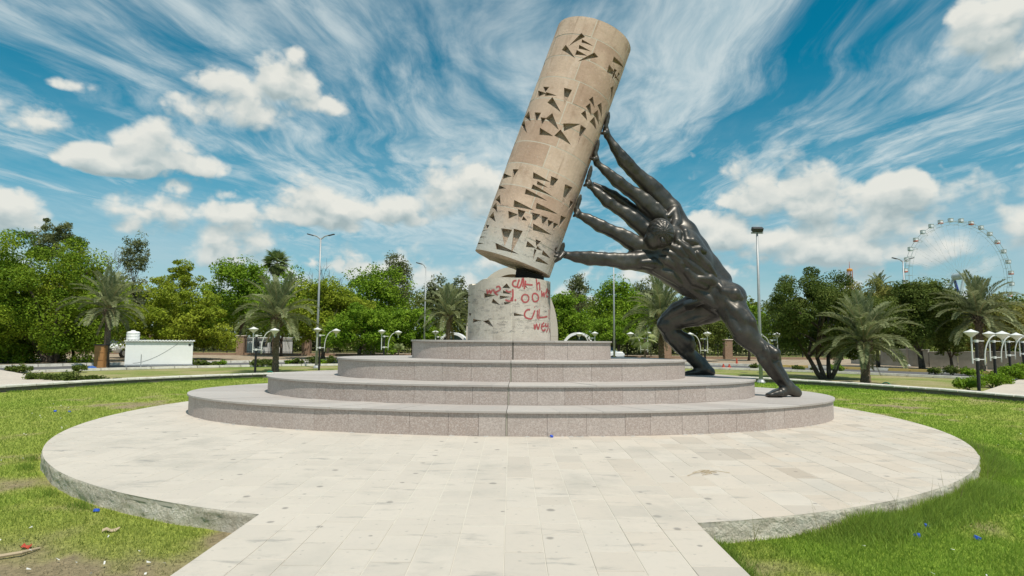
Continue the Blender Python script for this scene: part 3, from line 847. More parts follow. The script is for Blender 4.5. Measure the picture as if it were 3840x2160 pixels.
def build_column():
    A = W(1922, 990, SCY); B = W(2226, 151, SCY)
    rad = .945
    cyl = Cyl(A, B, rad)
    root = empty('leaning_column'); root.matrix_world = cyl.frame()
    tag(root, 'tall leaning beige stone cylinder carved with wedge-shaped signs, toppling over its stump', 'column')
    wd = []
    for f, lst in ((C1, WEDGES_TOP), (C2, WEDGES_LOW)):
        for w in lst:
            gx, gy = (w[0]+w[2]+w[4])/3, (w[1]+w[3]+w[5])/3
            wd.append([cyl.uv(*f(gx+(w[k]-gx)*1.10, gy+(w[k+1]-gy)*1.10)) for k in (0, 2, 4)])
    L = cyl.L; ring = []; v = .55
    rs = random.Random(8)
    while v < L-.2: ring.append(v); v += .545
    vj = []
    for i in range(len(ring)+1):
        c = (.10 if i % 2 else -.04)*rad+rs.uniform(-.04, .04)
        vj.append(sorted([c, c+1.15*rad+rs.uniform(-.1, .1), c-1.25*rad+rs.uniform(-.1, .1), c+2.35*rad, c-2.45*rad]))
    carved_drum(cyl, root, wd, ring, vj, L, M['column_stone'], .10, seed=2)
    # ends: smooth top, rough hacked underside
    m = MB(); m.poly([cyl.loc(2*math.pi*rad*k/96, L-.0005) for k in range(96)]); m.build('top_face', M['column_stone'], root)
    nr, na = 8, 96; V = [(0, 0, .03)]; F = []
    for i in range(1, nr+1):
        for k in range(na):
            t = 2*math.pi*k/na; r = rad*i/nr
            z = 0. if i == nr else (fbm(np.array([r*math.cos(t)*3+9]), np.array([r*math.sin(t)*3+9]), 7)[0]-.3)*-.12
            V.append((r*math.sin(t), -r*math.cos(t), z))
    for k in range(na): F.append((0, 1+(k+1) % na, 1+k))
    for i in range(nr-1):
        for k in range(na):
            a = 1+i*na+k; b = 1+i*na+(k+1) % na; F.append((a, b, b+na, a+na))
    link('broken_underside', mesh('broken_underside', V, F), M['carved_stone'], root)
    # lime patches left on the drum
    return cyl, root
colcyl, colroot = build_column()

def build_stump():
    A = W(1908.5, 1271, SCY); A.z = ZT[3]-.004
    base = Vector((A.x, SCY, ZT[3]-.004)); H = 1.47
    cyl = Cyl(base, base+Vector((0, 0, H)), .975)
    root = empty('column_stump'); root.matrix_world = cyl.frame()
    tag(root, 'upright broken stone drum with red spray graffiti, below the leaning carved cylinder', 'column base')
    wd = [[cyl.uv(*C8(w[k], w[k+1])) for k in (0, 2, 4)] for w in WEDGES_STUMP]
    def vt(u):
        th = u/cyl.r
        jag = (vnoise(np.array([th*9+50]), np.array([.5]), 3)[0]-.5)*.09+(vnoise(np.array([th*27+50]), np.array([2.5]), 5)[0]-.5)*.045
        s = min(1, max(0, (th+1.05)/.7)); right = min(1, max(0, (th-.3)/1.))
        h = 1.29+.115*(s*s*(3-2*s))-.02*right
        return h+jag*(1-.75*s)
    c0 = cyl.uv(1919, 1150)[0]; rj = cyl.uv(1800, 1202)[1]
    carved_drum(cyl, root, wd, [rj], [[c0, c0+1.3, c0-1.5, c0+2.4], [c0+.0, c0+1.25, c0-1.6, c0+2.3]], H+.1, M['stump_stone'], .09, vt, 6)
    # broken top
    na, nr = 96, 7; V = []; F = []
    for i in range(nr+1):
        for k in range(na):
            u = -math.pi*cyl.r+2*math.pi*cyl.r*(k)/na; f = 1-i/nr
            z = vt(u)*(f**.6)+(1-f**.6)*1.44+(0 if i == 0 else (vnoise(np.array([k*.5]), np.array([i*1.3]), 9)[0]-.5)*.07)
            if i == 0: z = vt(u)
            p = cyl.loc(u, 0); V.append((p[0]*f, p[1]*f, min(z, 1.46)))
    for i in range(nr):
        for k in range(na):
            a = i*na+k; b = i*na+(k+1) % na; F.append((a, b, b+na, a+na))
    link('broken_top', mesh('broken_top', V, F), M['broken_stone'], root)
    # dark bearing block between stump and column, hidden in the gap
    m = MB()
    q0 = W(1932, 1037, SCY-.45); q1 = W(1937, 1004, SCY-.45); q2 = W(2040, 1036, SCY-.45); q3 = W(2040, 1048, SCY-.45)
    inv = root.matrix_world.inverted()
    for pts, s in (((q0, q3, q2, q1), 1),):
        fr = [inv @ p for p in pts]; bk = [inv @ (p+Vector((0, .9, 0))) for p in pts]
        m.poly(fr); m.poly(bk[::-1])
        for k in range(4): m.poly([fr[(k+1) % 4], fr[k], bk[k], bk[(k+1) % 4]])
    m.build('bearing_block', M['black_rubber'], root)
    # red spray strokes
    ST = [[(935,235),(890,245),(870,290),(890,330),(940,345)],[(985,215),(958,300),(955,345),(985,352),(1018,290),(1040,190)],[(1052,188),(1055,280),(1040,345)],[(1092,232),(1078,330),(1066,385)],[(1075,298),(1140,305),(1212,312)],
          [(1272,208),(1280,300),(1288,402)],[(1285,300),(1318,268),(1328,320),(1330,405)],
          [(1360,400),(1366,505),(1390,440),(1402,512),(1420,428)],[(1440,445),(1462,405),(1450,378),(1436,450),(1450,512),(1472,498)],[(1478,390),(1474,440),(1490,452),(1492,400),(1486,560)],
          [(435,385),(447,452),(480,400),(497,452),(530,385)],[(550,380),(563,432),(600,425)],[(590,352),(640,335),(662,385),(612,420),(572,445),(625,485)],
          [(1085+60*math.cos(t), 538+66*math.sin(t)) for t in np.linspace(0, 6.3, 17)],[(1210,470),(1205,530),(1225,585),(1270,590),(1308,550),(1300,490),(1255,455),(1210,465)],
          [(872,375),(876,490),(862,590)],[(755,398),(800,428),(852,420)],[(745,560),(800,585),(845,570),(852,520)],[(905,565),(932,572)],
          [(1170,730),(1110,738),(1072,800),(1095,862),(1180,886),(1215,832),(1247,738)],[(1238,680),(1246,690)],[(1292,732),(1286,888)],[(1322,712),(1312,905)],[(1320,866),(1400,858),(1460,844)],[(1486,718),(1486,892)],
          [(1235,975),(1247,1058),(1275,975),(1302,1062),(1332,962)],[(1402,948),(1366,990),(1360,1040),(1388,1088),(1432,1060)],[(1352,1016),(1412,1010)],[(1442,958),(1420,1000),(1458,1012),(1470,958),(1472,1040),(1440,1112)],[(1490,1040),(1502,1120)]]
    V = []; F = []; E = []
    for st in ST:
        uv = [cyl.uv(*C8(x, y)) for x, y in st]
        # resample smoothly
        P = []
        for i in range(len(uv)-1):
            p0 = uv[max(i-1, 0)]; p1 = uv[i]; p2 = uv[i+1]; p3 = uv[min(i+2, len(uv)-1)]
            for t in np.linspace(0, 1, 6, endpoint=(i == len(uv)-2)):
                P.append(tuple(.5*((2*p1[c])+(-p0[c]+p2[c])*t+(2*p0[c]-5*p1[c]+4*p2[c]-p3[c])*t*t+(-p0[c]+3*p1[c]-3*p2[c]+p3[c])*t**3) for c in (0, 1)))
        w = .024; o = len(V)
        for i, p in enumerate(P):
            q = P[min(i+1, len(P)-1)]; r = P[max(i-1, 0)]; dx, dy = q[0]-r[0], q[1]-r[1]; l = math.hypot(dx, dy) or 1
            nx, ny = -dy/l, dx/l; end = .25 if i in (0, len(P)-1) else 1.
            for s, e in ((-1, 0), (-.45, 1), (.45, 1), (1, 0)): V.append(cyl.loc(p[0]+nx*w*s, p[1]+ny*w*s, .005)); E.append(e*end)
        for i in range(len(P)-1):
            for k in range(3): a = o+4*i+k; F.append((a, a+4, a+5, a+1))
    me = mesh('spray_graffiti', V, F); at = me.attributes.new('edge', 'FLOAT', 'POINT'); at.data.foreach_set('value', E)
    tag(link('spray_graffiti', me, M['red_spray'], root), 'red sprayed letters across the right half of the drum')
    return cyl, root
stcyl, stroot = build_stump()
def scribbles(cyl, root, n, u0, u1, v0, v1, seed, wd=.0016):
    rs = random.Random(seed); m = MB()
    for _ in range(n):
        u = rs.uniform(u0, u1); v = rs.uniform(v0, v1); k = rs.randint(3, 9); h = rs.uniform(.018, .045)
        ang = rs.uniform(-.15, .15); x = 0; pts = []
        for j in range(k):
            pts.append((u+x*math.cos(ang), v+x*math.sin(ang)+(h if j % 2 else 0)*rs.uniform(.4, 1.2))); x += rs.uniform(.006, .03)
        for p, q in zip(pts[:-1], pts[1:]):
            dx, dy = q[0]-p[0], q[1]-p[1]; l = math.hypot(dx, dy) or 1; nx, ny = -dy/l*wd, dx/l*wd
            m.poly([cyl.loc(p[0]-nx, p[1]-ny, .0042), cyl.loc(q[0]-nx, q[1]-ny, .0042), cyl.loc(q[0]+nx, q[1]+ny, .0042), cyl.loc(p[0]+nx, p[1]+ny, .0042)])
    tag(m.build('marker_scribbles', M['marker_ink'], root), kind='stuff')
scribbles(stcyl, stroot, 230, -1.3, 1.3, .15, 1.2, 3)
scribbles(colcyl, colroot, 110, -1.2, 1.2, .12, 1.15, 4)

# ------------------------------------------------------------------ bronze figure: one continuous surface from blended limbs
H_ = .02
class SDF:
    def __init__(s, lo, hi, h):
        s.lo = np.array(lo, float); s.h = h; s.n = np.ceil((np.array(hi)-s.lo)/h).astype(int)+1
        s.D = np.full(s.n, 1., np.float32)
        s.ax = [s.lo[i]+h*np.arange(s.n[i]) for i in range(3)]
    def _win(s, mn, mx, pad):
        i0 = np.maximum(0, np.floor((np.array(mn)-pad-s.lo)/s.h).astype(int)); i1 = np.minimum(s.n, np.ceil((np.array(mx)+pad-s.lo)/s.h).astype(int)+1)
        sl = tuple(slice(a, b) for a, b in zip(i0, i1))
        X, Y, Z = np.meshgrid(*[s.ax[k][sl[k]] for k in range(3)], indexing='ij', sparse=True)
        return sl, X, Y, Z
    def _u(s, sl, d, k):
        a = s.D[sl]; h = np.clip(.5+.5*(a-d)/k, 0, 1); s.D[sl] = (a*(1-h)+d*h-k*h*(1-h))
    def cone(s, a, b, ra, rb, k=.06):
        a = np.array(a, float); b = np.array(b, float); r = max(ra, rb)
        sl, X, Y, Z = s._win(np.minimum(a, b)-r, np.maximum(a, b)+r, k+.04)
        if min(q.stop-q.start for q in sl) <= 0: return
        d = b-a; L = max(1e-9, d@d)
        t = np.clip(((X-a[0])*d[0]+(Y-a[1])*d[1]+(Z-a[2])*d[2])/L, 0, 1)
        q = np.sqrt((X-a[0]-t*d[0])**2+(Y-a[1]-t*d[1])**2+(Z-a[2]-t*d[2])**2)-(ra+(rb-ra)*t)
        s._u(sl, q, k)
    def chain(s, pts, rad, k=.06):
        for p, q, r0, r1 in zip(pts[:-1], pts[1:], rad[:-1], rad[1:]): s.cone(p, q, r0, r1, k)
    def ell(s, c, r, k=.06, rot=None):
        c = np.array(c, float); r = np.array(r, float); m = r.max()
        sl, X, Y, Z = s._win(c-m, c+m, k+.04)
        P = [X-c[0], Y-c[1], Z-c[2]]
        if rot is not None:
            Rm = np.array(rot.transposed()); P = [Rm[i, 0]*P[0]+Rm[i, 1]*P[1]+Rm[i, 2]*P[2] for i in range(3)]
        k0 = np.sqrt((P[0]/r[0])**2+(P[1]/r[1])**2+(P[2]/r[2])**2); k1 = np.sqrt((P[0]/r[0]**2)**2+(P[1]/r[1]**2)**2+(P[2]/r[2]**2)**2)
        s._u(sl, k0*(k0-1)/np.maximum(k1, 1e-6), k)
    def groove(s, pts, rad, depth_k=.03):
        """press a soft crease into the surface along a line"""
        for p, q in zip(pts[:-1], pts[1:]):
            a = np.array(p, float); b = np.array(q, float)
            sl, X, Y, Z = s._win(np.minimum(a, b)-rad, np.maximum(a, b)+rad, .1); d = b-a; L = max(1e-9, d@d)
            t = np.clip(((X-a[0])*d[0]+(Y-a[1])*d[1]+(Z-a[2])*d[2])/L, 0, 1)
            q_ = -(np.sqrt((X-a[0]-t*d[0])**2+(Y-a[1]-t*d[1])**2+(Z-a[2]-t*d[2])**2)-rad)
            A = s.D[sl]; k = depth_k; h = np.clip(.5-.5*(A-q_)/k, 0, 1); s.D[sl] = A*(1-h)+q_*h+k*h*(1-h)
    def cut_below(s, z): 
        Z = s.ax[2]; s.D = np.maximum(s.D, (z-Z)[None, None, :].astype(np.float32))
    def nets(s):
        D = s.D; S = D < 0; nx, ny, nz = D.shape
        cnt = np.zeros((nx-1, ny-1, nz-1), np.uint8)
        for i in (0, 1):
            for j in (0, 1):
                for k in (0, 1): cnt += S[i:nx-1+i, j:ny-1+j, k:nz-1+k]
        act = (cnt > 0) & (cnt < 8); idx = np.full(act.shape, -1, np.int64); I = np.argwhere(act); idx[act] = np.arange(len(I))
        acc = np.zeros((len(I), 3)); w = np.zeros(len(I))
        cor = [(i, j, k) for i in (0, 1) for j in (0, 1) for k in (0, 1)]
        for a in cor:
            for ax in range(3):
                if a[ax]: continue
                b = list(a); b[ax] = 1
                da = D[I[:, 0]+a[0], I[:, 1]+a[1], I[:, 2]+a[2]]; db = D[I[:, 0]+b[0], I[:, 1]+b[1], I[:, 2]+b[2]]
                x = (da < 0) != (db < 0); t = np.where(x, da/np.where(x, da-db, 1), 0)
                p = np.tile(np.array(a, float), (len(I), 1)); p[:, ax] += t
                acc[x] += p[x]; w[x] += 1
        V = (I+acc/w[:, None])*s.h+s.lo
        F = []
        for ax in range(3):
            o1, o2 = [(1, 2), (2, 0), (0, 1)][ax]
            sl0 = [slice(None)]*3; sl1 = [slice(None)]*3; sl0[ax] = slice(0, -1); sl1[ax] = slice(1, None)
            ch = S[tuple(sl0)] != S[tuple(sl1)]; E = np.argwhere(ch)
            E = E[(E[:, o1] > 0) & (E[:, o2] > 0) & (E[:, o1] < D.shape[o1]-1) & (E[:, o2] < D.shape[o2]-1)]
            ins = S[E[:, 0], E[:, 1], E[:, 2]]
            def cell(d1, d2):
                e = E.copy(); e[:, o1] += d1; e[:, o2] += d2; return idx[e[:, 0], e[:, 1], e[:, 2]]
            Q = np.stack([cell(-1, -1), cell(0, -1), cell(0, 0), cell(-1, 0)], 1)
            Q[~ins] = Q[~ins][:, ::-1]; F.append(Q)
        F = np.concatenate(F); return V, F[(F >= 0).all(1)]
def build_statue():
    c3 = lambda x, y, Y: W(2050+x/2.0693, 400+y/2.0693, Y)
    c4 = lambda x, y, Y: W(2400+x/2.4143, 950+y/2.4143, Y)
    k3 = lambda p, Y=.1: p/2.0693*(Y-CAMY)/FPX; k4 = lambda p, Y=.1: p/2.4143*(Y-CAMY)/FPX
    f = SDF((.5, -1.40, .40), (7.2, 1.9, 7.35), H_)
    def ch3(pts, k=.07): f.chain([c3(*p[:3]) for p in pts], [k3(p[3], p[2]) for p in pts], k)
    def ch4(pts, k=.07): f.chain([c4(*p[:3]) for p in pts], [k4(p[3], p[2]) for p in pts], k)
    # trunk
    ch3([(905, 1110, .10, 165), (1010, 1130, .15, 195), (1110, 1225, .15, 178)], .12)
    ch4([(350, 120, .15, 205), (470, 215, .12, 175), (590, 290, .12, 150), (700, 375, .12, 150), (770, 430, .15, 140)], .12)
    ch3([(985, 905, .35, 95), (1060, 985, .32, 105), (1150, 1110, .30, 100), (1250, 1240, .25, 90), (1350, 1350, .2, 85)], .10)
    ch3([(700, 1185, -.05, 92), (860, 1200, -.02, 105), (960, 1240, .02, 110)], .10)
    ch4([(80, 60, -.05, 95), (230, 120, .0, 110), (400, 230, .05, 95)], .10)
    # gluteus and hip
    f.ell(c4(790, 395, -.12), (k4(165), .42, k4(135)), .10)
    f.ell(c4(770, 450, .48), (k4(150), .40, k4(150)), .10)
    # near leg: hip, thigh, knee, calf, ankle
    ch4([(800, 440, -.20, 130), (840, 515, -.24, 126), (917, 635, -.32, 122), (955, 725, -.38, 112), (1000, 785, -.43, 88), (1070, 845, -.46, 74)], .06)
    ch4([(1065, 840, -.46, 76), (1150, 912, -.50, 88), (1205, 1005, -.53, 66), (1272, 1112, -.57, 56), (1330, 1200, -.60, 50), (1345, 1225, -.60, 50)], .06)
    # near foot
    ch4([(1345, 1215, -.60, 52), (1400, 1250, -.60, 44), (1428, 1266, -.60, 36)], .06)
    ch4([(1340, 1220, -.62, 52), (1290, 1255, -.64, 42), (1225, 1268, -.66, 34), (1180, 1279, -.68, 24)], .05)
    for j in range(5):
        yy = -.50-.075*j; xx = 1150+12*abs(j-1.2); sx = 1245+6*j
        f.chain([c4(sx, 1262, yy), c4((sx+xx)/2, 1272, yy), c4(xx, 1282, yy-.02)], [.085, .066, .046], .03)
    # far leg: raised thigh, bent knee, shin, foot
    ch4([(740, 470, .42, 130), (610, 505, .62, 128), (470, 545, .82, 112), (330, 590, .95, 100), (255, 640, 1.0, 86)], .07)
    ch4([(600, 440, .55, 70), (450, 455, .72, 72), (330, 510, .85, 66), (235, 580, .92, 48)], .04)
    ch4([(660, 560, .50, 55), (520, 600, .66, 58), (400, 625, .82, 46)], .04)
    f.ell(c4(215, 640, .95), (k4(58), .2, k4(72)), .05)
    ch4([(245, 650, 1.0, 84), (290, 735, 1.02, 82), (370, 820, 1.05, 84), (430, 905, 1.08, 62), (510, 985, 1.10, 50), (580, 1050, 1.12, 52)], .06)
    ch4([(350, 740, .90, 50), (430, 795, .90, 62), (462, 850, .92, 38)], .04)
    ch4([(480, 905, 1.12, 34), (560, 980, 1.14, 40), (630, 1070, 1.14, 42)], .04)
    ch4([(590, 1055, 1.12, 50), (640, 1080, 1.12, 38)], .05)
    ch4([(580, 1055, 1.10, 50), (510, 1075, 1.08, 32), (430, 1088, 1.06, 20), (395, 1094, 1.05, 13)], .05)
    for j in range(4):
        f.chain([c4(470, 1080, 1.02+.07*j), c4(390+8*j, 1093, 1.0+.08*j)], [.055, .04], .03)
    # arms: (points wrist..shoulder), muscles laid along them
    ARMS = [
     [(472, 222, .05, 24), (530, 320, .08, 36), (600, 420, .14, 52), (665, 495, .22, 50), (715, 540, .28, 54), (800, 620, .36, 68), (880, 710, .42, 76), (960, 800, .44, 84), (1010, 890, .40, 84)],
     [(392, 440, -.02, 24), (460, 500, .0, 34), (545, 580, .04, 46), (630, 645, .10, 46), (690, 680, .14, 52), (770, 750, .18, 64), (850, 830, .20, 66), (930, 910, .22, 70)],
     [(338, 612, -.10, 22), (400, 670, -.10, 32), (470, 740, -.10, 42), (550, 795, -.08, 40), (600, 820, -.06, 46), (680, 885, -.04, 58), (770, 960, -.02, 62), (860, 1030, .0, 80)],
     [(250, 838, -.20, 26), (320, 870, -.22, 38), (410, 925, -.24, 48), (500, 965, -.24, 46), (560, 990, -.24, 54), (640, 1040, -.22, 62), (720, 1085, -.18, 70), (820, 1130, -.08, 90)],
     [(148, 1150, -.34, 28), (230, 1165, -.36, 42), (330, 1178, -.38, 54), (430, 1183, -.38, 52), (510, 1188, -.36, 54), (600, 1205, -.32, 62), (700, 1195, -.25, 76), (800, 1185, -.12, 95)]]
    for A in ARMS:
        ch3(A, .05)
        P = [Vector(c3(*p[:3])) for p in A]; rr = [k3(p[3]) for p in A]
        ax = (P[-1]-P[0]).normalized(); up = Vector((ax.z, 0, -ax.x)); up = up if up.z > 0 else -up; fr = Vector((0, -1, 0))
        def along(t):
            x = t*(len(P)-1); i = min(int(x), len(P)-2); q = x-i; return P[i].lerp(P[i+1], q), rr[i]*(1-q)+rr[i+1]*q
        def strap(t0, t1, off_u, off_f, s0, s1, k=.025, n=5):
            pts = []; rad = []
            for j in range(n):
                t = t0+(t1-t0)*j/(n-1); p, r = along(t); b = math.sin(math.pi*j/(n-1))
                pts.append(p+up*r*off_u+fr*r*off_f); rad.append(r*(s0+(s1-s0)*b))
            f.chain(pts, rad, k)
        strap(.10, .52, .40, .52, .28, .56, .04); strap(.12, .48, -.42, .48, .26, .50, .04); strap(.2, .55, .02, .74, .16, .28, .03)
        strap(.50, .86, .46, .46, .30, .52, .04); strap(.52, .90, -.40, .46, .30, .50, .04); strap(.80, 1., .20, .50, .40, .55, .05)
        strap(.02, .2, -.2, .75, .2, .28, .02)
    # an arm on the far side, its hand hidden by the third
    ch3([(365, 605, .42, 22), (440, 645, .45, 30), (520, 690, .48, 38), (600, 745, .48, 38), (690, 820, .45, 50), (800, 900, .35, 70)], .05)
    # muscles that lie on the surface, found by looking for it
    def hit(p0, d0):
        t = 9.
        for _ in range(700):
            q = p0+d0*t; i = ((np.array(q)-f.lo)/f.h).astype(int)
            if (i < 0).any() or (i >= f.n).any(): t += .05; continue
            v = f.D[i[0], i[1], i[2]]
            if v < .004: return q
            t += max(.01, min(.3, float(v)*.8))
            if t > 18: break
        return None
    def band(cvt, kk, pts, sink=.35, k=.018):
        P = []; rad = []
        for (x, y, r) in pts:
            q = cvt(x, y, 0.); d0 = (Vector(q)-CO).normalized(); h = hit(CO, d0)
            if h is None: continue
            rr = kk(r); P.append(h+d0*rr*sink); rad.append(rr)
        if len(P) > 1: f.chain(P, rad, k)
    B3 = lambda pts, sink=.45, k=.016: band(c3, k3, [(x, y, r*1.08) for x, y, r in pts], sink*.55, .011)
    B4 = lambda pts, sink=.45, k=.016: band(c4, k4, pts, sink*.85, .014)
    B3([(1000, 940, 18), (1015, 990, 34), (1012, 1040, 26), (1000, 1065, 12)]); B3([(1050, 935, 18), (1070, 975, 32), (1085, 1015, 18)])
    B3([(1085, 1035, 20), (1125, 1045, 34), (1165, 1062, 22)]); B3([(1130, 1105, 20), (1180, 1108, 34), (1225, 1125, 20)])
    B3([(1030, 1050, 18), (1085, 1105, 34), (1160, 1190, 34), (1240, 1270, 26), (1310, 1325, 10)])
    B3([(960, 1080, 20), (1020, 1110, 36), (1080, 1165, 24)]); B3([(915, 1120, 18), (985, 1155, 34), (1045, 1195, 22)])
    B3([(1070, 1185, 22), (1130, 1245, 40), (1220, 1310, 34), (1310, 1345, 12)]); B3([(1170, 1140, 22), (1240, 1225, 32), (1310, 1310, 14)])
    B3([(880, 1175, 20), (930, 1190, 38), (985, 1230, 30), (1010, 1260, 16)]); B3([(1005, 1195, 20), (1040, 1220, 36), (1070, 1275, 28)])
    B3([(1090, 1275, 30), (1150, 1340, 46), (1230, 1390, 30)], .55); B3([(740, 1210, 26), (820, 1210, 42), (880, 1235, 24)]); B3([(850, 1260, 30), (950, 1300, 44), (1040, 1370, 28)], .55)
    B3([(940, 850, 20), (985, 810, 40), (1000, 900, 44), (985, 930, 20)], .5); B3([(860, 760, 20), (900, 830, 30), (930, 880, 16)])
    B4([(540, 225, 24), (620, 235, 56), (690, 275, 40), (740, 320, 20)], .5); B4([(420, 300, 30), (560, 370, 60), (680, 460, 50)], .6)
    B4([(760, 345, 40), (850, 365, 60), (905, 400, 30)], .6)
    B4([(790, 440, 30), (860, 520, 56), (930, 600, 60), (1000, 700, 44), (1050, 770, 20)], .55); B4([(880, 470, 20), (950, 540, 40), (1010, 620, 40), (1055, 720, 18)])
    B4([(790, 520, 26), (840, 620, 54), (890, 710, 50), (930, 770, 22)], .55); B4([(1070, 790, 24), (1085, 815, 30), (1095, 840, 16)])
    B4([(1110, 815, 16), (1135, 880, 24), (1200, 1000, 24), (1290, 1130, 20), (1350, 1220, 16)]); B4([(1170, 850, 24), (1215, 905, 52), (1240, 960, 36), (1250, 985, 14)], .5)
    B4([(1050, 870, 20), (1110, 960, 44), (1190, 1080, 36), (1270, 1190, 20)], .55)
    B4([(560, 430, 30), (430, 470, 52), (310, 530, 50), (220, 590, 26)], .55); B4([(620, 560, 26), (500, 600, 44), (390, 630, 28)], .5)
    B4([(200, 600, 24), (190, 650, 40), (215, 700, 26)], .5); B4([(330, 720, 22), (400, 770, 50), (465, 830, 44), (480, 870, 18)], .5); B4([(230, 720, 20), (290, 800, 36), (370, 890, 32), (470, 990, 18)], .5)
    # neck and head
    ch3([(960, 1000, -.12, 75), (900, 990, -.30, 70)], .06)
    hc = c3(872, 990, -.42); hr = (k3(90), .28, k3(102)); rot = Matrix.Rotation(R(-18), 3, 'Y')
    f.ell(hc, hr, .04, rot)
    f.ell(c3(815, 1035, -.42), (k3(52), .2, k3(70)), .05, rot)      # face side and jaw
    f.cone(c3(790, 1005, -.42), c3(770, 1030, -.42), .05, .035, .03) # nose
    f.ell(c3(900, 1040, -.70), (.05, .04, .09), .02, rot)            # ear
    # hands flat on the drum: palm, four fingers up the stone, thumb
    axis = colcyl.a
    def hand(wr, base, tip, spread, thumb, ts):
        w_ = Vector(c3(*wr)); b = Vector(c3(*base)); t = Vector(c3(*tip)); lat = Vector((0, 1, 0)); n_ = (t-b).cross(lat).normalized()
        L = (t-b).length
        f.cone(w_, w_.lerp(b, .6), .075, .085, .04)
        for j, o in enumerate((-1.5, -.5, .5, 1.5)):
            r0 = b+lat*(o*.062); q = [1., 1.08, 1.02, .84][j]
            f.cone(w_+lat*o*.03, r0, .06, .055, .03)
            d = (t-b)*q; kn = r0+d*.40+lat*o*.018*spread; k2 = r0+d*.74+lat*o*.03*spread; e = r0+d+lat*o*.045*spread
            sh = Vector((.020, 0, 0))*(1 if j % 2 else -.2)
            f.chain([r0, kn+sh, k2+sh*1.2, e+sh*.4], [.045, .042, .037, .030], .012)
        th = Vector(c3(*thumb)); f.chain([w_.lerp(b, .35)+Vector((0, -.09, 0)), w_.lerp(th, .6)+Vector((0, -.11, 0)), th], [.06, .05, .036], .02)
    hand((468, 225, .05), (456, 165, .06), (476, 66, .08), 1., (428, 208, -.06), 1)
    hand((390, 440, -.02), (374, 372, .0), (396, 276, .02), 1., (345, 402, -.12), 1)
    hand((334, 612, -.10), (318, 575, -.08), (340, 478, -.06), 1., (292, 612, -.2), 1)
    hand((246, 838, -.20), (230, 795, -.18), (258, 700, -.16), 1.1, (212, 848, -.30), 1)
    hand((142, 1150, -.34), (108, 1135, -.34), (126, 1068, -.33), 1.2, (66, 1202, -.44), 1)
    for e in ((64, 1160, -.46), (70, 1130, -.40)): f.chain([c3(120, 1150, -.40), c3(*e)], [.05, .035], .02)
    V, F = f.nets()
    # the soles stand on the treads
    me = np_mesh('bronze_statue', V, F); me.shade_smooth()
    root = link('bronze_statue', me, M['bronze'])
    sm = root.modifiers.new('smooth', 'SMOOTH'); sm.factor = .5; sm.iterations = 4
    tag(root, 'dark bronze giant with five arms straining to push up the leaning carved cylinder', 'statue')
    # hair: combed locks swept round the skull
    n1, n2 = 110, 72; HV = []; HF = []
    for i in range(n1+1):
        th = math.pi*i/n1
        for j in range(n2):
            ph = 2*math.pi*j/n2
            x, y, z = math.sin(th)*math.cos(ph), math.sin(th)*math.sin(ph), math.cos(th)
            lock = abs(math.sin(ph*7.5+th*3.4+.6*math.sin(th*4)))**.8*.085+.014*math.sin(th*22+ph*3)
            s = 1.03+lock*max(.2, math.sin(th))
            p = rot @ Vector((y*hr[0]*s, -z*hr[1]*s, x*hr[2]*s))
            HV.append(tuple(Vector(hc)+Vector((.03, -.02, .03))+p))
    for i in range(int(n1*.72)):
        for j in range(n2): a = i*n2+j; b = i*n2+(j+1) % n2; HF.append((a, b, b+n2, a+n2))
    hm = mesh('hair', HV, HF); hm.shade_smooth(); link('hair', hm, M['bronze'], root)
    for p in hm.polygons: pass
    return root
build_statue()

# ------------------------------------------------------------------ roads, verges, paths beyond the kerb
K = 1.4907
def Q(x, y, Y): return W(x*K, y*K, Y)
def ring_sheet(name, r0, r1, z, m, a0=0, a1=180, n=160, kind='structure'):
    q = MB()
    for k in range(n):
        t0, t1 = R(a0+(a1-a0)*k/n), R(a0+(a1-a0)*(k+1)/n)
        q.poly([(r0*math.cos(t0), r0*math.sin(t0), z), (r1*math.cos(t0), r1*math.sin(t0), z), (r1*math.cos(t1), r1*math.sin(t1), z), (r0*math.cos(t1), r0*math.sin(t1), z)])
    return tag(q.build(name, m), kind=kind)
ring_sheet('road', 28.9, 34.9, GZ-.004, M['asphalt'], -20, 200)
ring_sheet('verge', 34.9, 62, GZ+.0, M['earth'], -20, 200)
def kerb_ring(name, r, w, h, arc, L, paint):
    base = ring_sheet(name, r, r+w, GZ+.002, M['concrete'], arc[0], arc[1], 120)
    a = arc[0]; k = 0; da = math.degrees(L/r)
    while a < arc[1]:
        q = MB(); t0, t1 = R(a)+.0006, R(a+da)-.0006
        P = [(rr*math.cos(t), rr*math.sin(t)) for rr, t in ((r, t0), (r+w, t0), (r+w, t1), (r, t1))]
        top = [(rr*math.cos(t), rr*math.sin(t)) for rr, t in ((r+.02, t0), (r+w, t0), (r+w, t1), (r+.02, t1))]
        lo = [(*p, GZ) for p in P]; hi = [(*p, GZ+h) for p in top]
        q.poly(hi)
        for i in range(4): q.poly([lo[i], lo[(i+1) % 4], hi[(i+1) % 4], hi[i]])
        q.build('kerb_stone', paint(a, k), base); a += da; k += 1
kerb_ring('far_kerb', 34.9, .3, .16, (34, 146), 1.2, lambda a, k: M['yellow_paint'] if (a < 58 and k % 3) else M['kerb_stone'])
kerb_ring('near_kerb', 28.5, .3, .12, (34, 146), 1.2, lambda a, k: M['kerb_stone'])
ring_sheet('sidewalk', 35.25, 38.0, GZ+.05, M['concrete'], 20, 160)
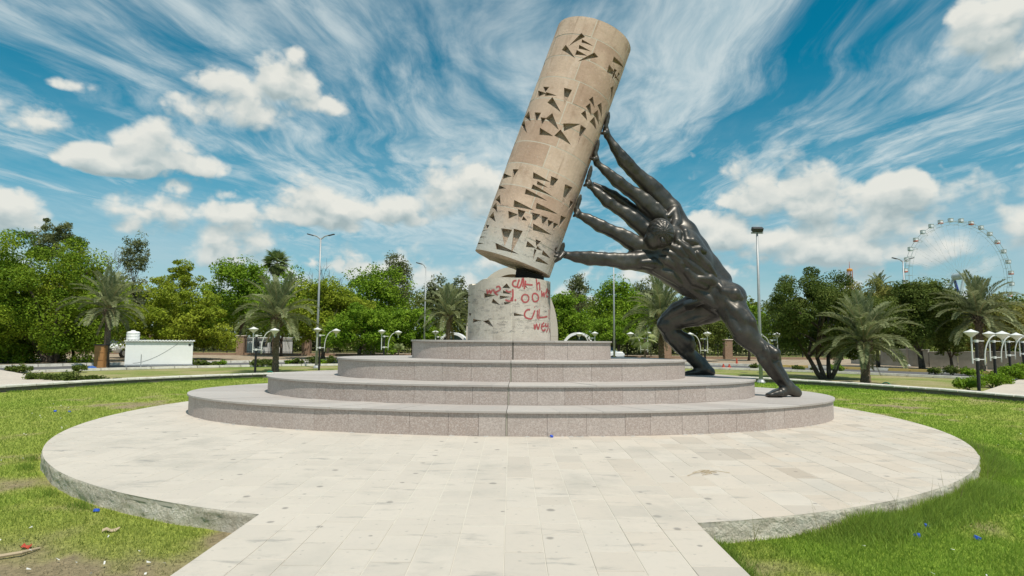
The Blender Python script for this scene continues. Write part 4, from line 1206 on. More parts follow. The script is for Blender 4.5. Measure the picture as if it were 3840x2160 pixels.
# pale footpaths that leave the lawn on either side
def sheet(name, pts, z, m):
    q = MB(); q.poly([(p.x, p.y, z) for p in pts]); q.poly([(p.x, p.y, z-.25) for p in pts][::-1])
    for i in range(len(pts)):
        a, b = pts[i], pts[(i+1) % len(pts)]; q.poly([(a.x, a.y, z), (a.x, a.y, z-.25), (b.x, b.y, z-.25), (b.x, b.y, z)])
    me = q.me(name); at = me.attributes.new('tint', 'FLOAT_COLOR', 'FACE'); at.data.foreach_set('color', [1, .97, .95, 1]*len(me.polygons))
    return tag(link(name, me, m), kind='structure')
def side_path(pa, pb, w, z):
    """strip that starts at the kerb ring near pa and runs towards pb"""
    a = G(*pa, -.05); b = G(*pb, -.05); d = (b-a).normalized(); n_ = Vector((d.y, -d.x, 0))
    def on_ring(q):
        v = Vector((q.x-KC[0], q.y-KC[1], 0)); dd = Vector((d.x, d.y, 0)); B_ = v.dot(dd); C_ = v.dot(v)-(KR+.28)**2
        return q+d*(-B_+math.sqrt(max(0, B_*B_-C_)))
    q0 = on_ring(a); q1 = on_ring(a+n_*w); sheet('footpath', [q0, q0+d*26, q0+d*26+n_*w, q1][::-1] if w > 0 else [q0, q0+d*26, q0+d*26+n_*w, q1], z, M['paving'])
side_path((3655, 1478), (3840, 1418), 2.8, -.04)
side_path((330, 1444), (40, 1394), -3.2, -.045)

# ------------------------------------------------------------------ vegetation builders
GREENS = dict(deep=((.085, .165, .012), (.26, .345, .028)), bright=((.125, .225, .015), (.225, .335, .028)), yellow=((.185, .25, .018), (.315, .365, .038)), olive=((.17, .18, .04), (.28, .26, .07)),
              dark=((.075, .115, .022), (.15, .185, .04)), grey=((.14, .165, .075), (.22, .24, .13)), euc=((.12, .15, .055), (.21, .225, .11)), brown=((.13, .10, .06), (.2, .16, .1)))
def leaf_cloud(rs, centers, rc, per, leaf, cols, flat=.75, droop=0., outc=None):
    n = len(centers); N_ = n*per
    c = np.repeat(centers, per, 0); r = np.repeat(rc, per)
    d = rs.normal(size=(N_, 3)); d /= np.linalg.norm(d, axis=1)[:, None]
    rad = rs.uniform(.25, 1, N_)**.55
    off = d*(r*rad)[:, None]; off[:, 2] *= flat
    if droop: off[:, 2] -= droop*r*rs.uniform(0, 1, N_)**2
    P = c+off
    nrm = d*.6+rs.normal(size=(N_, 3))*.7; nrm[:, 2] += .55; nrm /= np.linalg.norm(nrm, axis=1)[:, None]
    t = np.cross(nrm, rs.normal(size=(N_, 3))); 
    if droop: t[:, 2] -= 1.1*droop
    t -= nrm*(t*nrm).sum(1)[:, None]; t /= np.maximum(1e-6, np.linalg.norm(t, axis=1))[:, None]
    b = np.cross(nrm, t); s = leaf*rs.uniform(.6, 1.35, N_); L = s[:, None]; Wd = (s*rs.uniform(.38, .62, N_))[:, None]
    V = np.stack([P-t*L*.5, P+b*Wd*.5-t*L*.05, P+t*L*.5, P-b*Wd*.5-t*L*.05], 1).reshape(-1, 3)
    F = np.arange(N_*4).reshape(-1, 4)
    ck = rs.uniform(0, 1, n)**1.3; k = np.clip(np.repeat(ck, per)*.9+rs.uniform(-.25, .5, N_)*.6, 0, 1)[:, None]
    C = np.array(cols[0])*(1-k)+np.array(cols[1])*k; C = C*rs.uniform(.82, 1.18, (N_, 1))
    return V, F, C
def crown_centers(rs, c, rad, n, lobes=5, shell=.45, flat_base=.35):
    d = rs.normal(size=(n*3, 3)); d /= np.linalg.norm(d, axis=1)[:, None]
    d = d[d[:, 2] > -.75][:n]
    L = rs.normal(size=(lobes, 3)); L /= np.linalg.norm(L, axis=1)[:, None]; L[:, 2] = np.abs(L[:, 2])*.8
    bulge = .72+.36*np.clip((d @ L.T).max(1), 0, 1)**2.5+rs.uniform(-.06, .06, len(d))
    r = (shell+(1-shell)*rs.uniform(0, 1, len(d))**.6)*bulge
    P = d*r[:, None]; P[:, 2] = np.where(P[:, 2] < 0, P[:, 2]*(1-flat_base*0), P[:, 2])
    far = rs.uniform(0, 1, len(d)) < .14; P[far] *= (rs.uniform(1.02, 1.22, (far.sum(), 1))/np.maximum(.5, r[far, None]))*bulge[far, None]
    return np.array(c)+P*np.array(rad)
def tree(name, label, cx, top, bot, hw, Y, style='bright', seed=0, dens=1., trunk_x=None, trunks=1, group=None, leafpx=2.5, droop=0., shell=.4, depth=.85, clump=.20, parts=True, trunk_r=None, lobes=5):
    rs = np.random.RandomState(seed+100)
    T = Q(cx, top, Y); Bt = Q(cx, bot, Y); dist = Y-CAMY
    ry = (T.z-Bt.z)/2; rx = hw*K*dist/FPX; c = Vector((T.x, Y, (T.z+Bt.z)/2))
    mpp = dist/600.                                   # metres per rendered pixel
    leaf = max(.07, leafpx*mpp)
    nc = int(max(18, min(200, 78*dens*(.6+.4*ry/rx))))
    cen = crown_centers(rs, c, (rx*1.04, rx*depth, ry*1.0), nc, lobes, shell)
    rc = rs.uniform(.45, 1.3, len(cen))*clump*(rx+ry)*.66
    areapx = math.pi*(rx/mpp)*(ry/mpp)
    per = int(max(25, min(700, areapx*dens*9.5/leafpx/len(cen)*1.15)))
    V, F, C = leaf_cloud(rs, cen, rc, per, leaf, GREENS[style], .7, droop)
    tx = Q(trunk_x if trunk_x is not None else cx, top, Y).x
    root = tag(empty(name, (tx, Y, GZ)), label, 'tree', group)
    base = np.array((tx, Y, GZ)); V = V-base
    link('crown', np_mesh('crown', V, F, C), M['leaf'], root)
    m = MB(); h = max(.6, Bt.z-GZ); r0 = trunk_r or max(.10, rx*.055)
    for k in range(trunks):
        rr = random.Random(seed*7+k); sp = (k-(trunks-1)/2)*.30*min(1.6, rx*.4)
        fork = Vector((sp*1.6+rr.uniform(-.1, .1)+(c.x-tx)*.4, rr.uniform(-.3, .3)*(trunks > 1), h*.85+ry*.25))
        m.tube([(sp*.35, rr.uniform(-.1, .1)*(trunks > 1), -.05), (sp*.8+rr.uniform(-.06, .06), 0, h*.45), fork], [r0*1.25/trunks**.4, r0/trunks**.4, r0*.72/trunks**.4], 8)
        for q in range(5 if trunks == 1 else 3):
            e = Vector(cen[rs.randint(len(cen))]-base)
            mid = fork.lerp(e, .5)+Vector((0, 0, .12*ry)); m.tube([fork-Vector((0, 0, .15)), mid, e], [r0*.55/trunks**.4, r0*.3, r0*.10], 6)
    m.build('trunk', M['bark'], root, smooth=True)
    return root
# palm fronds (shared meshes)
def frond_mesh(name, L, elev, droop, n=40, leaflet=.34, col=((.17, .205, .095), (.30, .325, .185)), seed=0, vee=.45):
    rs = np.random.RandomState(seed); V = []; F = []; C = []
    N_ = 14; pts = []; ang = elev; p = np.array((.06, 0, 0.))
    for k in range(N_+1):
        pts.append(p.copy()); p = p+np.array((math.cos(ang), 0, math.sin(ang)))*L/N_; ang -= droop/N_*(0.35+1.3*k/N_)
    pts = np.array(pts)
    def at(s): x = s*N_; i = min(int(x), N_-1); q = x-i; return pts[i]*(1-q)+pts[i+1]*q, pts[i+1]-pts[i]
    for k in range(N_):      # rachis
        w = .030*(1-k/N_)*L/2.4+.006; w2 = .030*(1-(k+1)/N_)*L/2.4+.005; o = len(V)
        V += [pts[k]+(0, w, 0), pts[k]-(0, w, 0), pts[k+1]-(0, w2, 0), pts[k+1]+(0, w2, 0)]; F.append((o, o+1, o+2, o+3)); C.append((.26, .24, .12))
    for i in range(n):
        s = .12+.88*(i+.5)/n
        q, t = at(s); t = t/np.linalg.norm(t); up = np.cross(t, (0, 1, 0)); up = -up if up[2] < 0 else up
        ln = leaflet*L/2.4*(math.sin(math.pi*min(1, s*.80+.12))**.7)*1.15
        for sd in (-1, 1):
            fw = .75+.55*s+rs.uniform(-.12, .12); d = t*fw+np.array((0, sd, 0))*1.0+up*(vee+rs.uniform(-.15, .2)); d /= np.linalg.norm(d)
            l = ln*rs.uniform(.85, 1.1); w = .028*L/2.4
            tip = q+d*l+np.array((0, 0, -.12*l*rs.uniform(.3, 1.4))); side = np.cross(d, up); side /= np.linalg.norm(side); o = len(V)
            midp = q+d*l*.5+np.array((0, 0, .02*l))
            V += [q-t*w*.5, midp-side*w, tip, midp+side*w]; F.append((o, o+1, o+2, o+3))
            kk = rs.uniform(0, 1); C.append(tuple(np.array(col[0])*(1-kk)+np.array(col[1])*kk))
    return np_mesh(name, np.array(V), np.array(F), np.array(C))
FR = [frond_mesh('frond', 2.4, R(e), R(d), 42, .40, seed=i) for i, (e, d) in enumerate(((84, 30), (70, 55), (56, 75), (40, 88), (22, 80), (4, 72), (-18, 45), (-48, 20)))]
FDEAD = frond_mesh('frond', 2.0, R(-62), R(10), 26, .26, ((.22, .18, .11), (.32, .27, .18)), 9)
def palm_trunk(m, h, r, seed, lean=(0, 0)):
    rr = random.Random(seed); n = 14; prof = []
    rows = max(6, int(h/.10))
    i0 = len(m.v)
    for k in range(rows+1):
        z = -.05+(h+.05)*k/rows; f = k/rows; rad = r*(1.18-.25*min(1, f*4)+.12*max(0, f-.8)*5)
        for j in range(n):
            t = 2*math.pi*(j+.5*(k % 2))/n; q = rad*(1+(.13 if (j+k) % 2 else -.05)*rr.uniform(.6, 1.3))
            m.v.append((q*math.cos(t)+lean[0]*f, q*math.sin(t)+lean[1]*f, z))
    for k in range(rows):
        for j in range(n): a = i0+k*n+j; b = i0+k*n+(j+1) % n; m.f.append((a, b, b+n, a+n))
    m.f.append(tuple(i0+rows*n+j for j in range(n)))
def palm(label, bx, by, cy, span, seed, depthY=None, nf=46, group='date palms round the lawn', skirt=4, tr=.17, thin=False):
    """bx,by: trunk foot; cy: crown heart (2576-wide picture units); span: crown half width"""
    b = G(bx*K, by*K) if depthY is None else Vector((Q(bx, by, depthY).x, depthY, GZ)); Y = b.y
    H = Q(bx, cy, Y).z-GZ; sc = span*K*(Y-CAMY)/FPX/2.15
    rr = random.Random(seed); root = tag(empty('date_palm', (b.x, b.y, GZ), rr.uniform(0, 6)), label, 'palm', group)
    m = MB(); palm_trunk(m, H, tr*sc/1.05, seed); m.build('trunk', M['palm_bark'], root)
    # stubs of cut leaf bases under the crown
    st = MB()
    for k in range(26):
        t = k*2.4; z = H-.55*sc+.5*sc*k/26; d = Vector((math.cos(t), math.sin(t), .9)); p = Vector((math.cos(t), math.sin(t), 0))*tr*sc*.95+Vector((0, 0, z))
        st.tube([p, p+d*.20*sc], [.05*sc, .025*sc], 5)
    st.build('leaf_bases', M['palm_bark'], root)
    for k in range(nf):
        f = (k+.5)/nf; cls = min(7, int(f**1.05*6.9)); me = FR[cls]
        o = link('frond', me, M['leaf'], root, (0, 0, H-.10*sc*f), (rr.uniform(-.10, .10), rr.uniform(-.12, .12), k*2.39996+rr.uniform(-.25, .25)))
        q = sc*rr.uniform(.88, 1.12)*(1 if cls < 6 else .85); o.scale = (q, q, q)
    for k in range(skirt):
        o = link('dry_frond', FDEAD, M['leaf'], root, (0, 0, H-.3*sc), (0, 0, rr.uniform(0, 6.28))); q = sc*rr.uniform(.55, .85); o.scale = (q, q, q)
    return root
def fan_leaf_mesh(rad=.8, n=26, col=((.13, .20, .06), (.22, .28, .10)), seed=1):
    rs = np.random.RandomState(seed); V = [(0, 0, 0)]; F = []; C = []
    st = .55                                                     # stalk
    for sgn in (-1, 1): V.append((0, sgn*.014, 0)); 
    V += [(st, .012, .0), (st, -.012, .0)]; F.append((1, 4, 3, 2)); C.append((.25, .25, .1))
    for i in range(n):
        a0 = R(-118+236*i/n); a1 = R(-118+236*(i+1)/n); am = (a0+a1)/2; l = rad*(.82+.18*math.cos(am))*rs.uniform(.92, 1.05); o = len(V)
        z = .06*(i % 2)
        V += [(st, 0, 0), (st+l*.55*math.cos(a0), l*.55*math.sin(a0), .02), (st+l*math.cos(am), l*math.sin(am), -.16*rad-.06*rad*abs(am)), (st+l*.55*math.cos(a1), l*.55*math.sin(a1), .05)]
        F.append((o, o+1, o+2, o+3)); k = rs.uniform(); C.append(tuple(np.array(col[0])*(1-k)+np.array(col[1])*k))
    return np_mesh('fan_leaf', np.array(V), np.array(F), np.array(C))
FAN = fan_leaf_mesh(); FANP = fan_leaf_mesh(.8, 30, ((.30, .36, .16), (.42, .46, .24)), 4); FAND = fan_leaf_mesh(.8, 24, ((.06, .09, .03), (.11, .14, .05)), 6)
def fan_palm(name, label, bx, Y, cy, span, seed, n=34, mesh_=None, tr=.16, lo=-60, base=None):
    rr = random.Random(seed); p = Q(bx, cy, Y); H = p.z-GZ; sc = span*K*(Y-CAMY)/FPX/1.3
    root = tag(empty(name, (p.x, Y, GZ)), label, 'palm')
    m = MB(); palm_trunk(m, H, tr*sc, seed); m.build('trunk', M['palm_bark'], root)
    for k in range(n):
        f = (k+.5)/n; el = R(80+(lo-80)*f)
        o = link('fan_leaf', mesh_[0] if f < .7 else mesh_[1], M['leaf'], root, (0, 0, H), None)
        o.rotation_euler = (rr.uniform(-.3, .3), -el, k*2.4+rr.uniform(-.3, .3)); q = sc*rr.uniform(.85, 1.1); o.scale = (q, q, q)
    return root
def bush(label, x, y, w, h, seed, style='dark', Y=None, group=None, name='bush', zb=None):
    """x,y: middle of the foot; w,h in photograph pixels (3840 wide)"""
    p = G(x, y) if Y is None else Vector((W(x, y, Y).x, Y, GZ)); d = p.y-CAMY; rx = w/2*d/FPX; hz = h*d/FPX
    rs = np.random.RandomState(seed)
    n = max(8, int(14*rx/max(.2, hz*.5)*.6)); th = rs.uniform(0, 6.28, n); r = np.sqrt(rs.uniform(0, 1, n))
    cen = np.stack([np.cos(th)*r*rx*.8, np.sin(th)*r*min(rx, hz)*.7, hz*(.28+.42*rs.uniform(0, 1, n)*(1-r*.5))], 1)
    V, F, C = leaf_cloud(rs, cen, np.full(n, hz*.32)*rs.uniform(.7, 1.2, n), max(30, int(rx/(d/600)*hz/(d/600)*5/n)+20), max(.05, 2.2*d/600), GREENS[style], .9)
    m = MB()
    for k in range(5): m.tube([(0, 0, -.02), tuple(cen[k % n]*.9)], [.02, .008], 4)
    root = tag(empty(name, (p.x, p.y, GZ)), label, 'bush', group)
    link('foliage', np_mesh('foliage', V, F, C), M['leaf'], root); m.build('stems', M['bark'], root)
    return root
def bare_tree(label, bx, top, Y, hw, seed):
    rr = random.Random(seed); T = Q(bx, top, Y); H = T.z-GZ; root = tag(empty('bare_tree', (T.x, Y, GZ)), label, 'tree', 'leafless trees')
    m = MB(); tw = MB(); wx = hw*K*(Y-CAMY)/FPX
    def grow(p, d, L, r, lv):
        q = p+d*L; mid = p.lerp(q, .5)+Vector((rr.uniform(-.1, .1), 0, rr.uniform(-.05, .1)))*L
        (m if lv < 2 else tw).tube([p, mid, q], [r, r*.8, r*.55], 5, False)
        if lv >= 4: return
        for _ in range(3 if lv else 4):
            nd = (d+Vector((rr.uniform(-.9, .9), rr.uniform(-.6, .6), rr.uniform(-.25, .6)))).normalized(); grow(q if rr.random() < .6 else mid, nd, L*rr.uniform(.55, .8), r*.55, lv+1)
    grow(Vector((0, 0, -.05)), Vector((0, 0, 1)), H*.42, .16, 0)
    m.build('trunk', M['bark'], root); tag(tw.build('twigs', M['bark'], root), kind='stuff'); return root

# ------------------------------------------------------------------ trees behind the lawn
tree('neem_tree', 'broad bright green tree filling the left edge of the park', 95, 598, 955, 188, 27, 'deep', 1, 1.5, trunk_x=150, trunks=3, leafpx=2.4, lobes=10, clump=.19, shell=.55)
tree('neem_tree', 'green tree with yellowish top reaching over the left date palm', 200, 655, 895, 70, 29, 'yellow', 2, 1.2, trunk_x=200, clump=.24)
tree('neem_tree', 'deep green tree cut by the left picture edge', 5, 640, 945, 105, 30, 'deep', 40, 1.3, clump=.22)
tree('neem_tree', 'dense low tree under the broad left crown', 75, 780, 950, 110, 28, 'deep', 41, 1.3, clump=.22)
tree('eucalyptus_tree', 'tall grey-green airy tree behind the broad tree at far left', 150, 553, 690, 74, 46, 'euc', 3, .8, droop=.6, shell=.35, leafpx=2.2, clump=.16)
tree('eucalyptus_tree', 'thin tall grey tree standing clear against the sky, left of centre', 345, 587, 705, 30, 62, 'euc', 4, .75, droop=.8, leafpx=2.0, clump=.24)
tree('eucalyptus_tree', 'grey-green tree below the thin tall one, behind the left palm', 330, 690, 840, 62, 56, 'grey', 5, .9, droop=.4)
tree('yellow_tree', 'rounded yellow-green tree with open crown left of centre', 455, 658, 790, 62, 50, 'yellow', 6, .75, leafpx=2.4, shell=.5)
tree('yellow_tree', 'wide golden-olive tree right behind the white cabin', 455, 730, 915, 130, 34, 'yellow', 7, 1.4, clump=.19, lobes=9)
tree('green_tree', 'tall vivid green tree just left of the fan palm', 612, 650, 850, 82, 48, 'bright', 8, 1.3, clump=.24)
tree('green_tree', 'vivid green tree right behind the near left date palm', 715, 690, 880, 66, 44, 'bright', 9, 1.2, clump=.24)
tree('yellow_tree', 'domed yellow-green tree beside the tall twin-arm lamp post', 820, 700, 910, 94, 38, 'yellow', 10, 1.3, clump=.2)
tree('green_tree', 'bright green tree below the airy tall tree left of the stump', 945, 662, 870, 72, 44, 'bright', 11, 1.2, clump=.24)
tree('eucalyptus_tree', 'airy tall grey-green tree left of the slim street lamp', 1000, 632, 800, 40, 52, 'euc', 12, .9, droop=.6, leafpx=2.2)
tree('eucalyptus_tree', 'grey tree crown between slim street lamp and stump', 1110, 690, 830, 48, 62, 'grey', 13, .8, droop=.4)
tree('eucalyptus_tree', 'small grey tree touching the left side of the stump', 1165, 705, 840, 32, 64, 'grey', 14, .8, droop=.4)
tree('green_tree', 'low dark green tree behind the second garden lamp', 905, 765, 905, 95, 30, 'bright', 15, 1.2, clump=.22)
tree('green_tree', 'low green tree left of the date palm by the stump', 1040, 765, 900, 75, 33, 'bright', 16, 1.1, clump=.22)
tree('green_tree', 'deep green tree against the right side of the stump', 1418, 730, 895, 56, 40, 'bright', 17, 1.2, clump=.24)
tree('eucalyptus_tree', 'slender drooping tree rising right of the stump', 1455, 683, 790, 26, 58, 'euc', 18, .9, droop=.8, leafpx=2.2, clump=.24)
tree('green_tree', 'leafy green tree behind the bare middle pole', 1555, 702, 900, 80, 46, 'bright', 19, 1.2, droop=.3, clump=.24)
tree('green_tree', 'low feathery green tree in front of the fence right of the plinth', 1535, 785, 885, 56, 32, 'bright', 20, .9, leafpx=2.2)
tree('eucalyptus_tree', 'light green drooping tree above the palm behind the knee', 1625, 700, 850, 60, 60, 'grey', 21, .9, droop=.4)
tree('green_tree', 'dark green tree between the legs of the bronze figure', 1760, 755, 905, 72, 40, 'dark', 22, 1.1, clump=.24)
tree('green_tree', 'sunlit green tree left of the floodlight mast', 1880, 762, 880, 55, 42, 'bright', 23, 1.)
tree('olive_tree', 'big dark olive tree with several trunks beside the floodlight mast', 2058, 688, 935, 146, 16, 'dark', 24, 1.6, trunk_x=2070, trunks=4, leafpx=2.1, clump=.18, lobes=9, trunk_r=.20, shell=.5)
tree('olive_tree', 'dark green two-trunked tree left of the tall right palm', 2300, 690, 910, 104, 27, 'dark', 25, 1.5, trunk_x=2308, trunks=2, leafpx=2.2, clump=.2)
tree('olive_tree', 'bushy dark tree behind the small right palm', 2200, 705, 900, 80, 30, 'olive', 26, 1.2, clump=.22)
tree('eucalyptus_tree', 'greyish thin tree behind the right palms', 2360, 700, 830, 42, 50, 'grey', 27, .7, droop=.4)
tree('olive_tree', 'brownish thicket tree at the right edge over the wall', 2500, 760, 905, 115, 36, 'olive', 28, 1.2, clump=.22)
tree('olive_tree', 'low green tree by the wall below the tall right palm', 2390, 815, 905, 40, 28, 'dark', 29, 1.)
bare_tree('leafless pale branches between the left trees against sky', 262, 640, 50, 40, 2)
bare_tree('leafless twiggy tree behind the domed yellow-green tree', 830, 690, 56, 50, 5)
# far wood closing the view behind everything
def far_wood():
    rs = np.random.RandomState(77); cen = []; rc = []
    for x in np.arange(-900, 3500, 11):
        Y = 68+rs.uniform(-6, 8)
        hi = 762+35*(fbm(np.array([x*.011]), np.array([.3]), 5)[0]-.5)*2+rs.uniform(-8, 8)
        for y in np.arange(hi, 885, 13):
            p = Q(x+rs.uniform(-8, 8), y, Y); cen.append((p.x, Y+rs.uniform(-3, 3), max(p.z, .2))); rc.append(rs.uniform(.9, 1.7))
    cen = np.array(cen); rc = np.array(rc)
    V, F, C = leaf_cloud(rs, cen, rc, 70, .42, ((.08, .12, .022), (.19, .225, .05)), .85)
    me = np_mesh('far_wood', V, F, C); o = link('far_wood', me, M['leaf'])
    tag(o, 'far belt of mixed trees and undergrowth closing the park', 'woodland', kind='stuff')
far_wood()

# ------------------------------------------------------------------ palms
palm('date palm on the left lawn, before the golden tree, with a clear trunk', 692, 938, 798, 100, 1)
palm('slim date palm beside the brown wooden booth at left', 265, 925, 775, 88, 2, nf=40)
palm('date palm close to the left side of the stump', 1127, 880, 795, 72, 3, depthY=24)
palm('date palm behind the bent knee of the bronze figure', 1664, 893, 800, 98, 4, depthY=20)
palm('low spreading date palm on the right lawn, fullest of all', 2178, 968, 858, 112, 5, nf=52, skirt=4, tr=.21)
palm('tall date palm at the right edge above the row of lamps', 2468, 910, 795, 100, 6, depthY=24, nf=50)
palm('small distant date palm peeking over the dark trees at right', 2215, 800, 728, 40, 7, depthY=60, nf=34)
fan_palm('fan_palm', 'tall fan palm standing above the vivid green trees', 697, 52, 662, 40, 8, 40, (FAN, FAND), .13, -75)
fan_palm('fan_palm', 'stunted fan palm with pale limp leaves behind the bent knee', 1622, 18.5, 852, 40, 9, 9, (FANP, FANP), .08, -70)
fan_palm('fan_palm', 'little fan palm sprouting by the fence left of the plinth', 1003, 27, 880, 18, 10, 14, (FANP, FAN), .1, 10)

# ------------------------------------------------------------------ bushes and hedges
BUSHES = [(700, 1372, 58, 36, 'clipped bush at the right foot of the white cabin'), (752, 1375, 60, 34, 'second bush right of the white cabin'), (797, 1374, 46, 26, 'third, lower bush right of the white cabin'), (831, 1374, 28, 30, 'small upright bush, last right of the white cabin'),
          (962, 1375, 52, 34, 'bush just left of the near left garden lamp'), (1003, 1374, 64, 40, 'bush between the near left lamp and palm trunk'), (1085, 1369, 34, 28, 'small bush right of the left palm trunk'), (1118, 1369, 40, 30, 'middle bush between left palm and second lamp'),
          (1172, 1370, 56, 44, 'bigger bush left of the second garden lamp'), (1206, 1370, 38, 26, 'low bush at the foot of the second garden lamp'), (1236, 1369, 40, 44, 'upright bush right of the second garden lamp'),
          (2826, 1384, 34, 26, 'bush left of the floodlight mast'), (2866, 1384, 50, 28, 'bush right of the floodlight mast'), (2992, 1387, 52, 20, 'low bush left of the dark multi-trunk tree'), (3052, 1390, 22, 20, 'tiny bush by the dark multi-trunk tree'), (3142, 1394, 62, 38, 'round bush right of the dark multi-trunk tree'),
          (3506, 1404, 52, 34, 'bush left of the long roadside hedge at right'), (3574, 1406, 66, 40, 'first part of the roadside hedge at right'), (3635, 1408, 70, 38, 'second part of the roadside hedge at right'), (3768, 1412, 80, 44, 'bush behind the row of garden lamps')]
for i, (x, y, w, h, lb) in enumerate(BUSHES): bush(lb, x, y, w, h, 200+i, 'dark' if i % 3 else 'bright', group='bushes along the road')
for i, (x, y, w, h, lb) in enumerate([(3640, 1464, 150, 58, 'low hedge clump beside the first right lamp'), (3720, 1452, 150, 70, 'hedge clump between first and second right lamps'), (3790, 1434, 150, 76, 'hedge clump between second and third right lamps'), (3838, 1414, 120, 72, 'hedge clump at the right picture edge')]):
    bush(lb, x, y, w, h, 300+i, 'bright', group='hedge along the right footpath', name='hedge_plant')
for i, (x, y, w, h, lb) in enumerate([(150, 1436, 130, 52, 'dark hedge clump at the left footpath edge'), (235, 1440, 150, 56, 'dark hedge clump beneath the broad left tree'), (330, 1438, 150, 38, 'low hedge clump right of the broad left tree'), (430, 1432, 110, 20, 'thin trailing end of the left hedge'), (70, 1400, 100, 40, 'hedge clump at the left picture edge'), (300, 1396, 60, 36, 'small bush left of the brown booth')]):
    bush(lb, x, y, w, h, 320+i, 'dark', group='hedge under the left tree', name='hedge_plant')

# ------------------------------------------------------------------ garden lamps
def make_lamp():
    root = empty('garden_lamp')
    m = MB(); m.tube([(0, 0, -.05), (0, 0, 1.95)], .055, 12); m.build('post', M['black_paint'], root, smooth=False)
    for z in (1.18, 1.86):
        m = MB(); m.lathe([(.066, z), (.066, z+.10)], 12); m.build('band', M['lamp_white'], root)
        m = MB(); m.tube([(-.16, 0, z+.05), (.26, 0, z+.05)], .017, 6); m.build('bracket', M['lamp_white'], root)
    m = MB(); m.tube([(-.16, 0, 1.08), (-.16, 0, 2.02)], .026, 8); m.build('straight_arm', M['lamp_white'], root)
    pts = [(.26, 0, 1.02)]+[(.26+.42*(1-math.cos(t)), 0, 1.25+.88*math.sin(t)) for t in np.linspace(0, math.pi*.56, 10)]
    pts += [(pts[-1][0]+.06, 0, pts[-1][2]-.03), (pts[-1][0]+.10, 0, pts[-1][2]-.14)]
    m = MB(); m.tube(pts, .024, 8); m.build('curved_arm', M['lamp_white'], root, smooth=True)
    for x, z in ((-.16, 2.0), (pts[-1][0]+.02, pts[-1][2]-.03)):
        m = MB(); m.lathe([(.026, -.12), (.030, .04), (.085, .09), (.235, .22), (.240, .238), (.10, .30), (.035, .335), (.012, .345)], 20, (x, 0, z)); m.build('lamp_head', M['lamp_white'], root, smooth=False)
    return root
lamp0 = make_lamp(); first = [True]
def lamp(label, x, y, flip, s=1., rz=0, z=None):
    o = lamp0 if first[0] else copy_tree(lamp0); first[0] = False
    p = G(x, y) if z is None else Vector((W(x, y, z).x, z, GZ))
    o.location = (p.x, p.y, GZ); o.rotation_euler = (0, 0, rz+(math.pi if flip else 0)); o.scale = (s, s, s)
    tag(o, label, 'lamp', 'twin-headed garden lamps')
lamp('garden lamp on the left lawn, nearest the white cabin', 956, 1406, False)
lamp('garden lamp second from the left, before the domed yellow tree', 1196, 1388, False, 1.03)
lamp('garden lamp third from the left, beside the little fan palm', 1438, 1376, False, 1.02)
lamp('garden lamp whose heads barely clear the top step left of the stump', 1640, 1372, False, 1.02)
lamp('garden lamp whose heads show over the top step right of the stump', 2222, 1376, True, 1.02)
lamp('garden lamp left of the palm behind the bent knee', 2420, 1388, True, 1.02)
lamp('garden lamp seen between the legs of the bronze figure', 2645, 1392, True, 1.02)
lamp('garden lamp half hidden behind the straight leg', 2908, 1400, True)
lamp('first garden lamp of the row at the right footpath', 3672, 1474, False, 1.0, R(-8))
lamp('second garden lamp of the row at the right footpath', 3736, 1450, False, 1.0, R(-8))
lamp('third garden lamp of the row at the right footpath', 3791, 1424, False, 1.0, R(-8))
lamp('last garden lamp of the row, cut by the right edge', 3842, 1408, False, 1.0, R(-8))

# ------------------------------------------------------------------ street lights
def mast(label, x, ytop, Y, r, kind, name='street_light'):
    T = W(x, ytop, Y); H = T.z-GZ; root = tag(empty(name, (T.x, Y, GZ)), label, 'street light')
    m = MB(); m.tube([(0, 0, -.05), (0, 0, H*.5), (0, 0, H)], [r*1.0, r*.75, r*.5], 10); m.build('pole', M['pole_grey'], root, smooth=True)
    m = MB(); m.lathe([(r*2.2, -.02), (r*2.2, .05), (r*1.4, .16)], 10); m.build('base_flange', M['pole_grey'], root)
    def arm(sx, L, rise):
        m = MB(); m.tube([(0, 0, H-.1), (sx*L*.5, 0, H+rise*.55), (sx*L, 0, H+rise)], r*.45, 6); m.build('arm', M['pole_grey'], root)
        h = MB(); h.box(-.20, .20, -.08, .08, -.03, .03, Matrix.Translation((sx*(L+.2), 0, H+rise+.03)) @ Matrix.Rotation(-sx*.25, 4, 'Y'), .03); h.build('lantern', M['dark_metal'], root)
    if kind == 'twin': arm(-1, .45, .16); arm(1, .45, .16)
    if kind == 'one': arm(-1, .25, .22)
    if kind == 'flood':
        m = MB(); m.box(-.26, .26, -.04, .04, -.05, .02, Matrix.Translation((0, 0, H))); m.build('crossbar', M['pole_grey'], root)
        for dx in (-.12, .10):
            h = MB(); h.box(-.14, .14, -.10, .10, -.10, .10, Matrix.Translation((dx, -.06, H+.13)) @ Matrix.Rotation(.5, 4, 'X'), .03); h.build('floodlight', M['dark_metal'], root)
    return root
mast('tall twin-arm street light left of centre, before the domed tree', 1203, 892, 22.5, .085, 'twin')
mast('slim single-arm street light left of the stump', 1597, 1002, 25, .06, 'one')
mast('plain grey pole rising behind the lowest arm of the figure', 2301, 962, 26, .075, 'one')
mast('tall grey mast with floodlights right of the bronze figure', 2839, 872, 12.6, .085, 'flood', 'floodlight_mast')
mast('twin-arm street light before the big observation wheel', 3386, 978, 32, .09, 'twin')

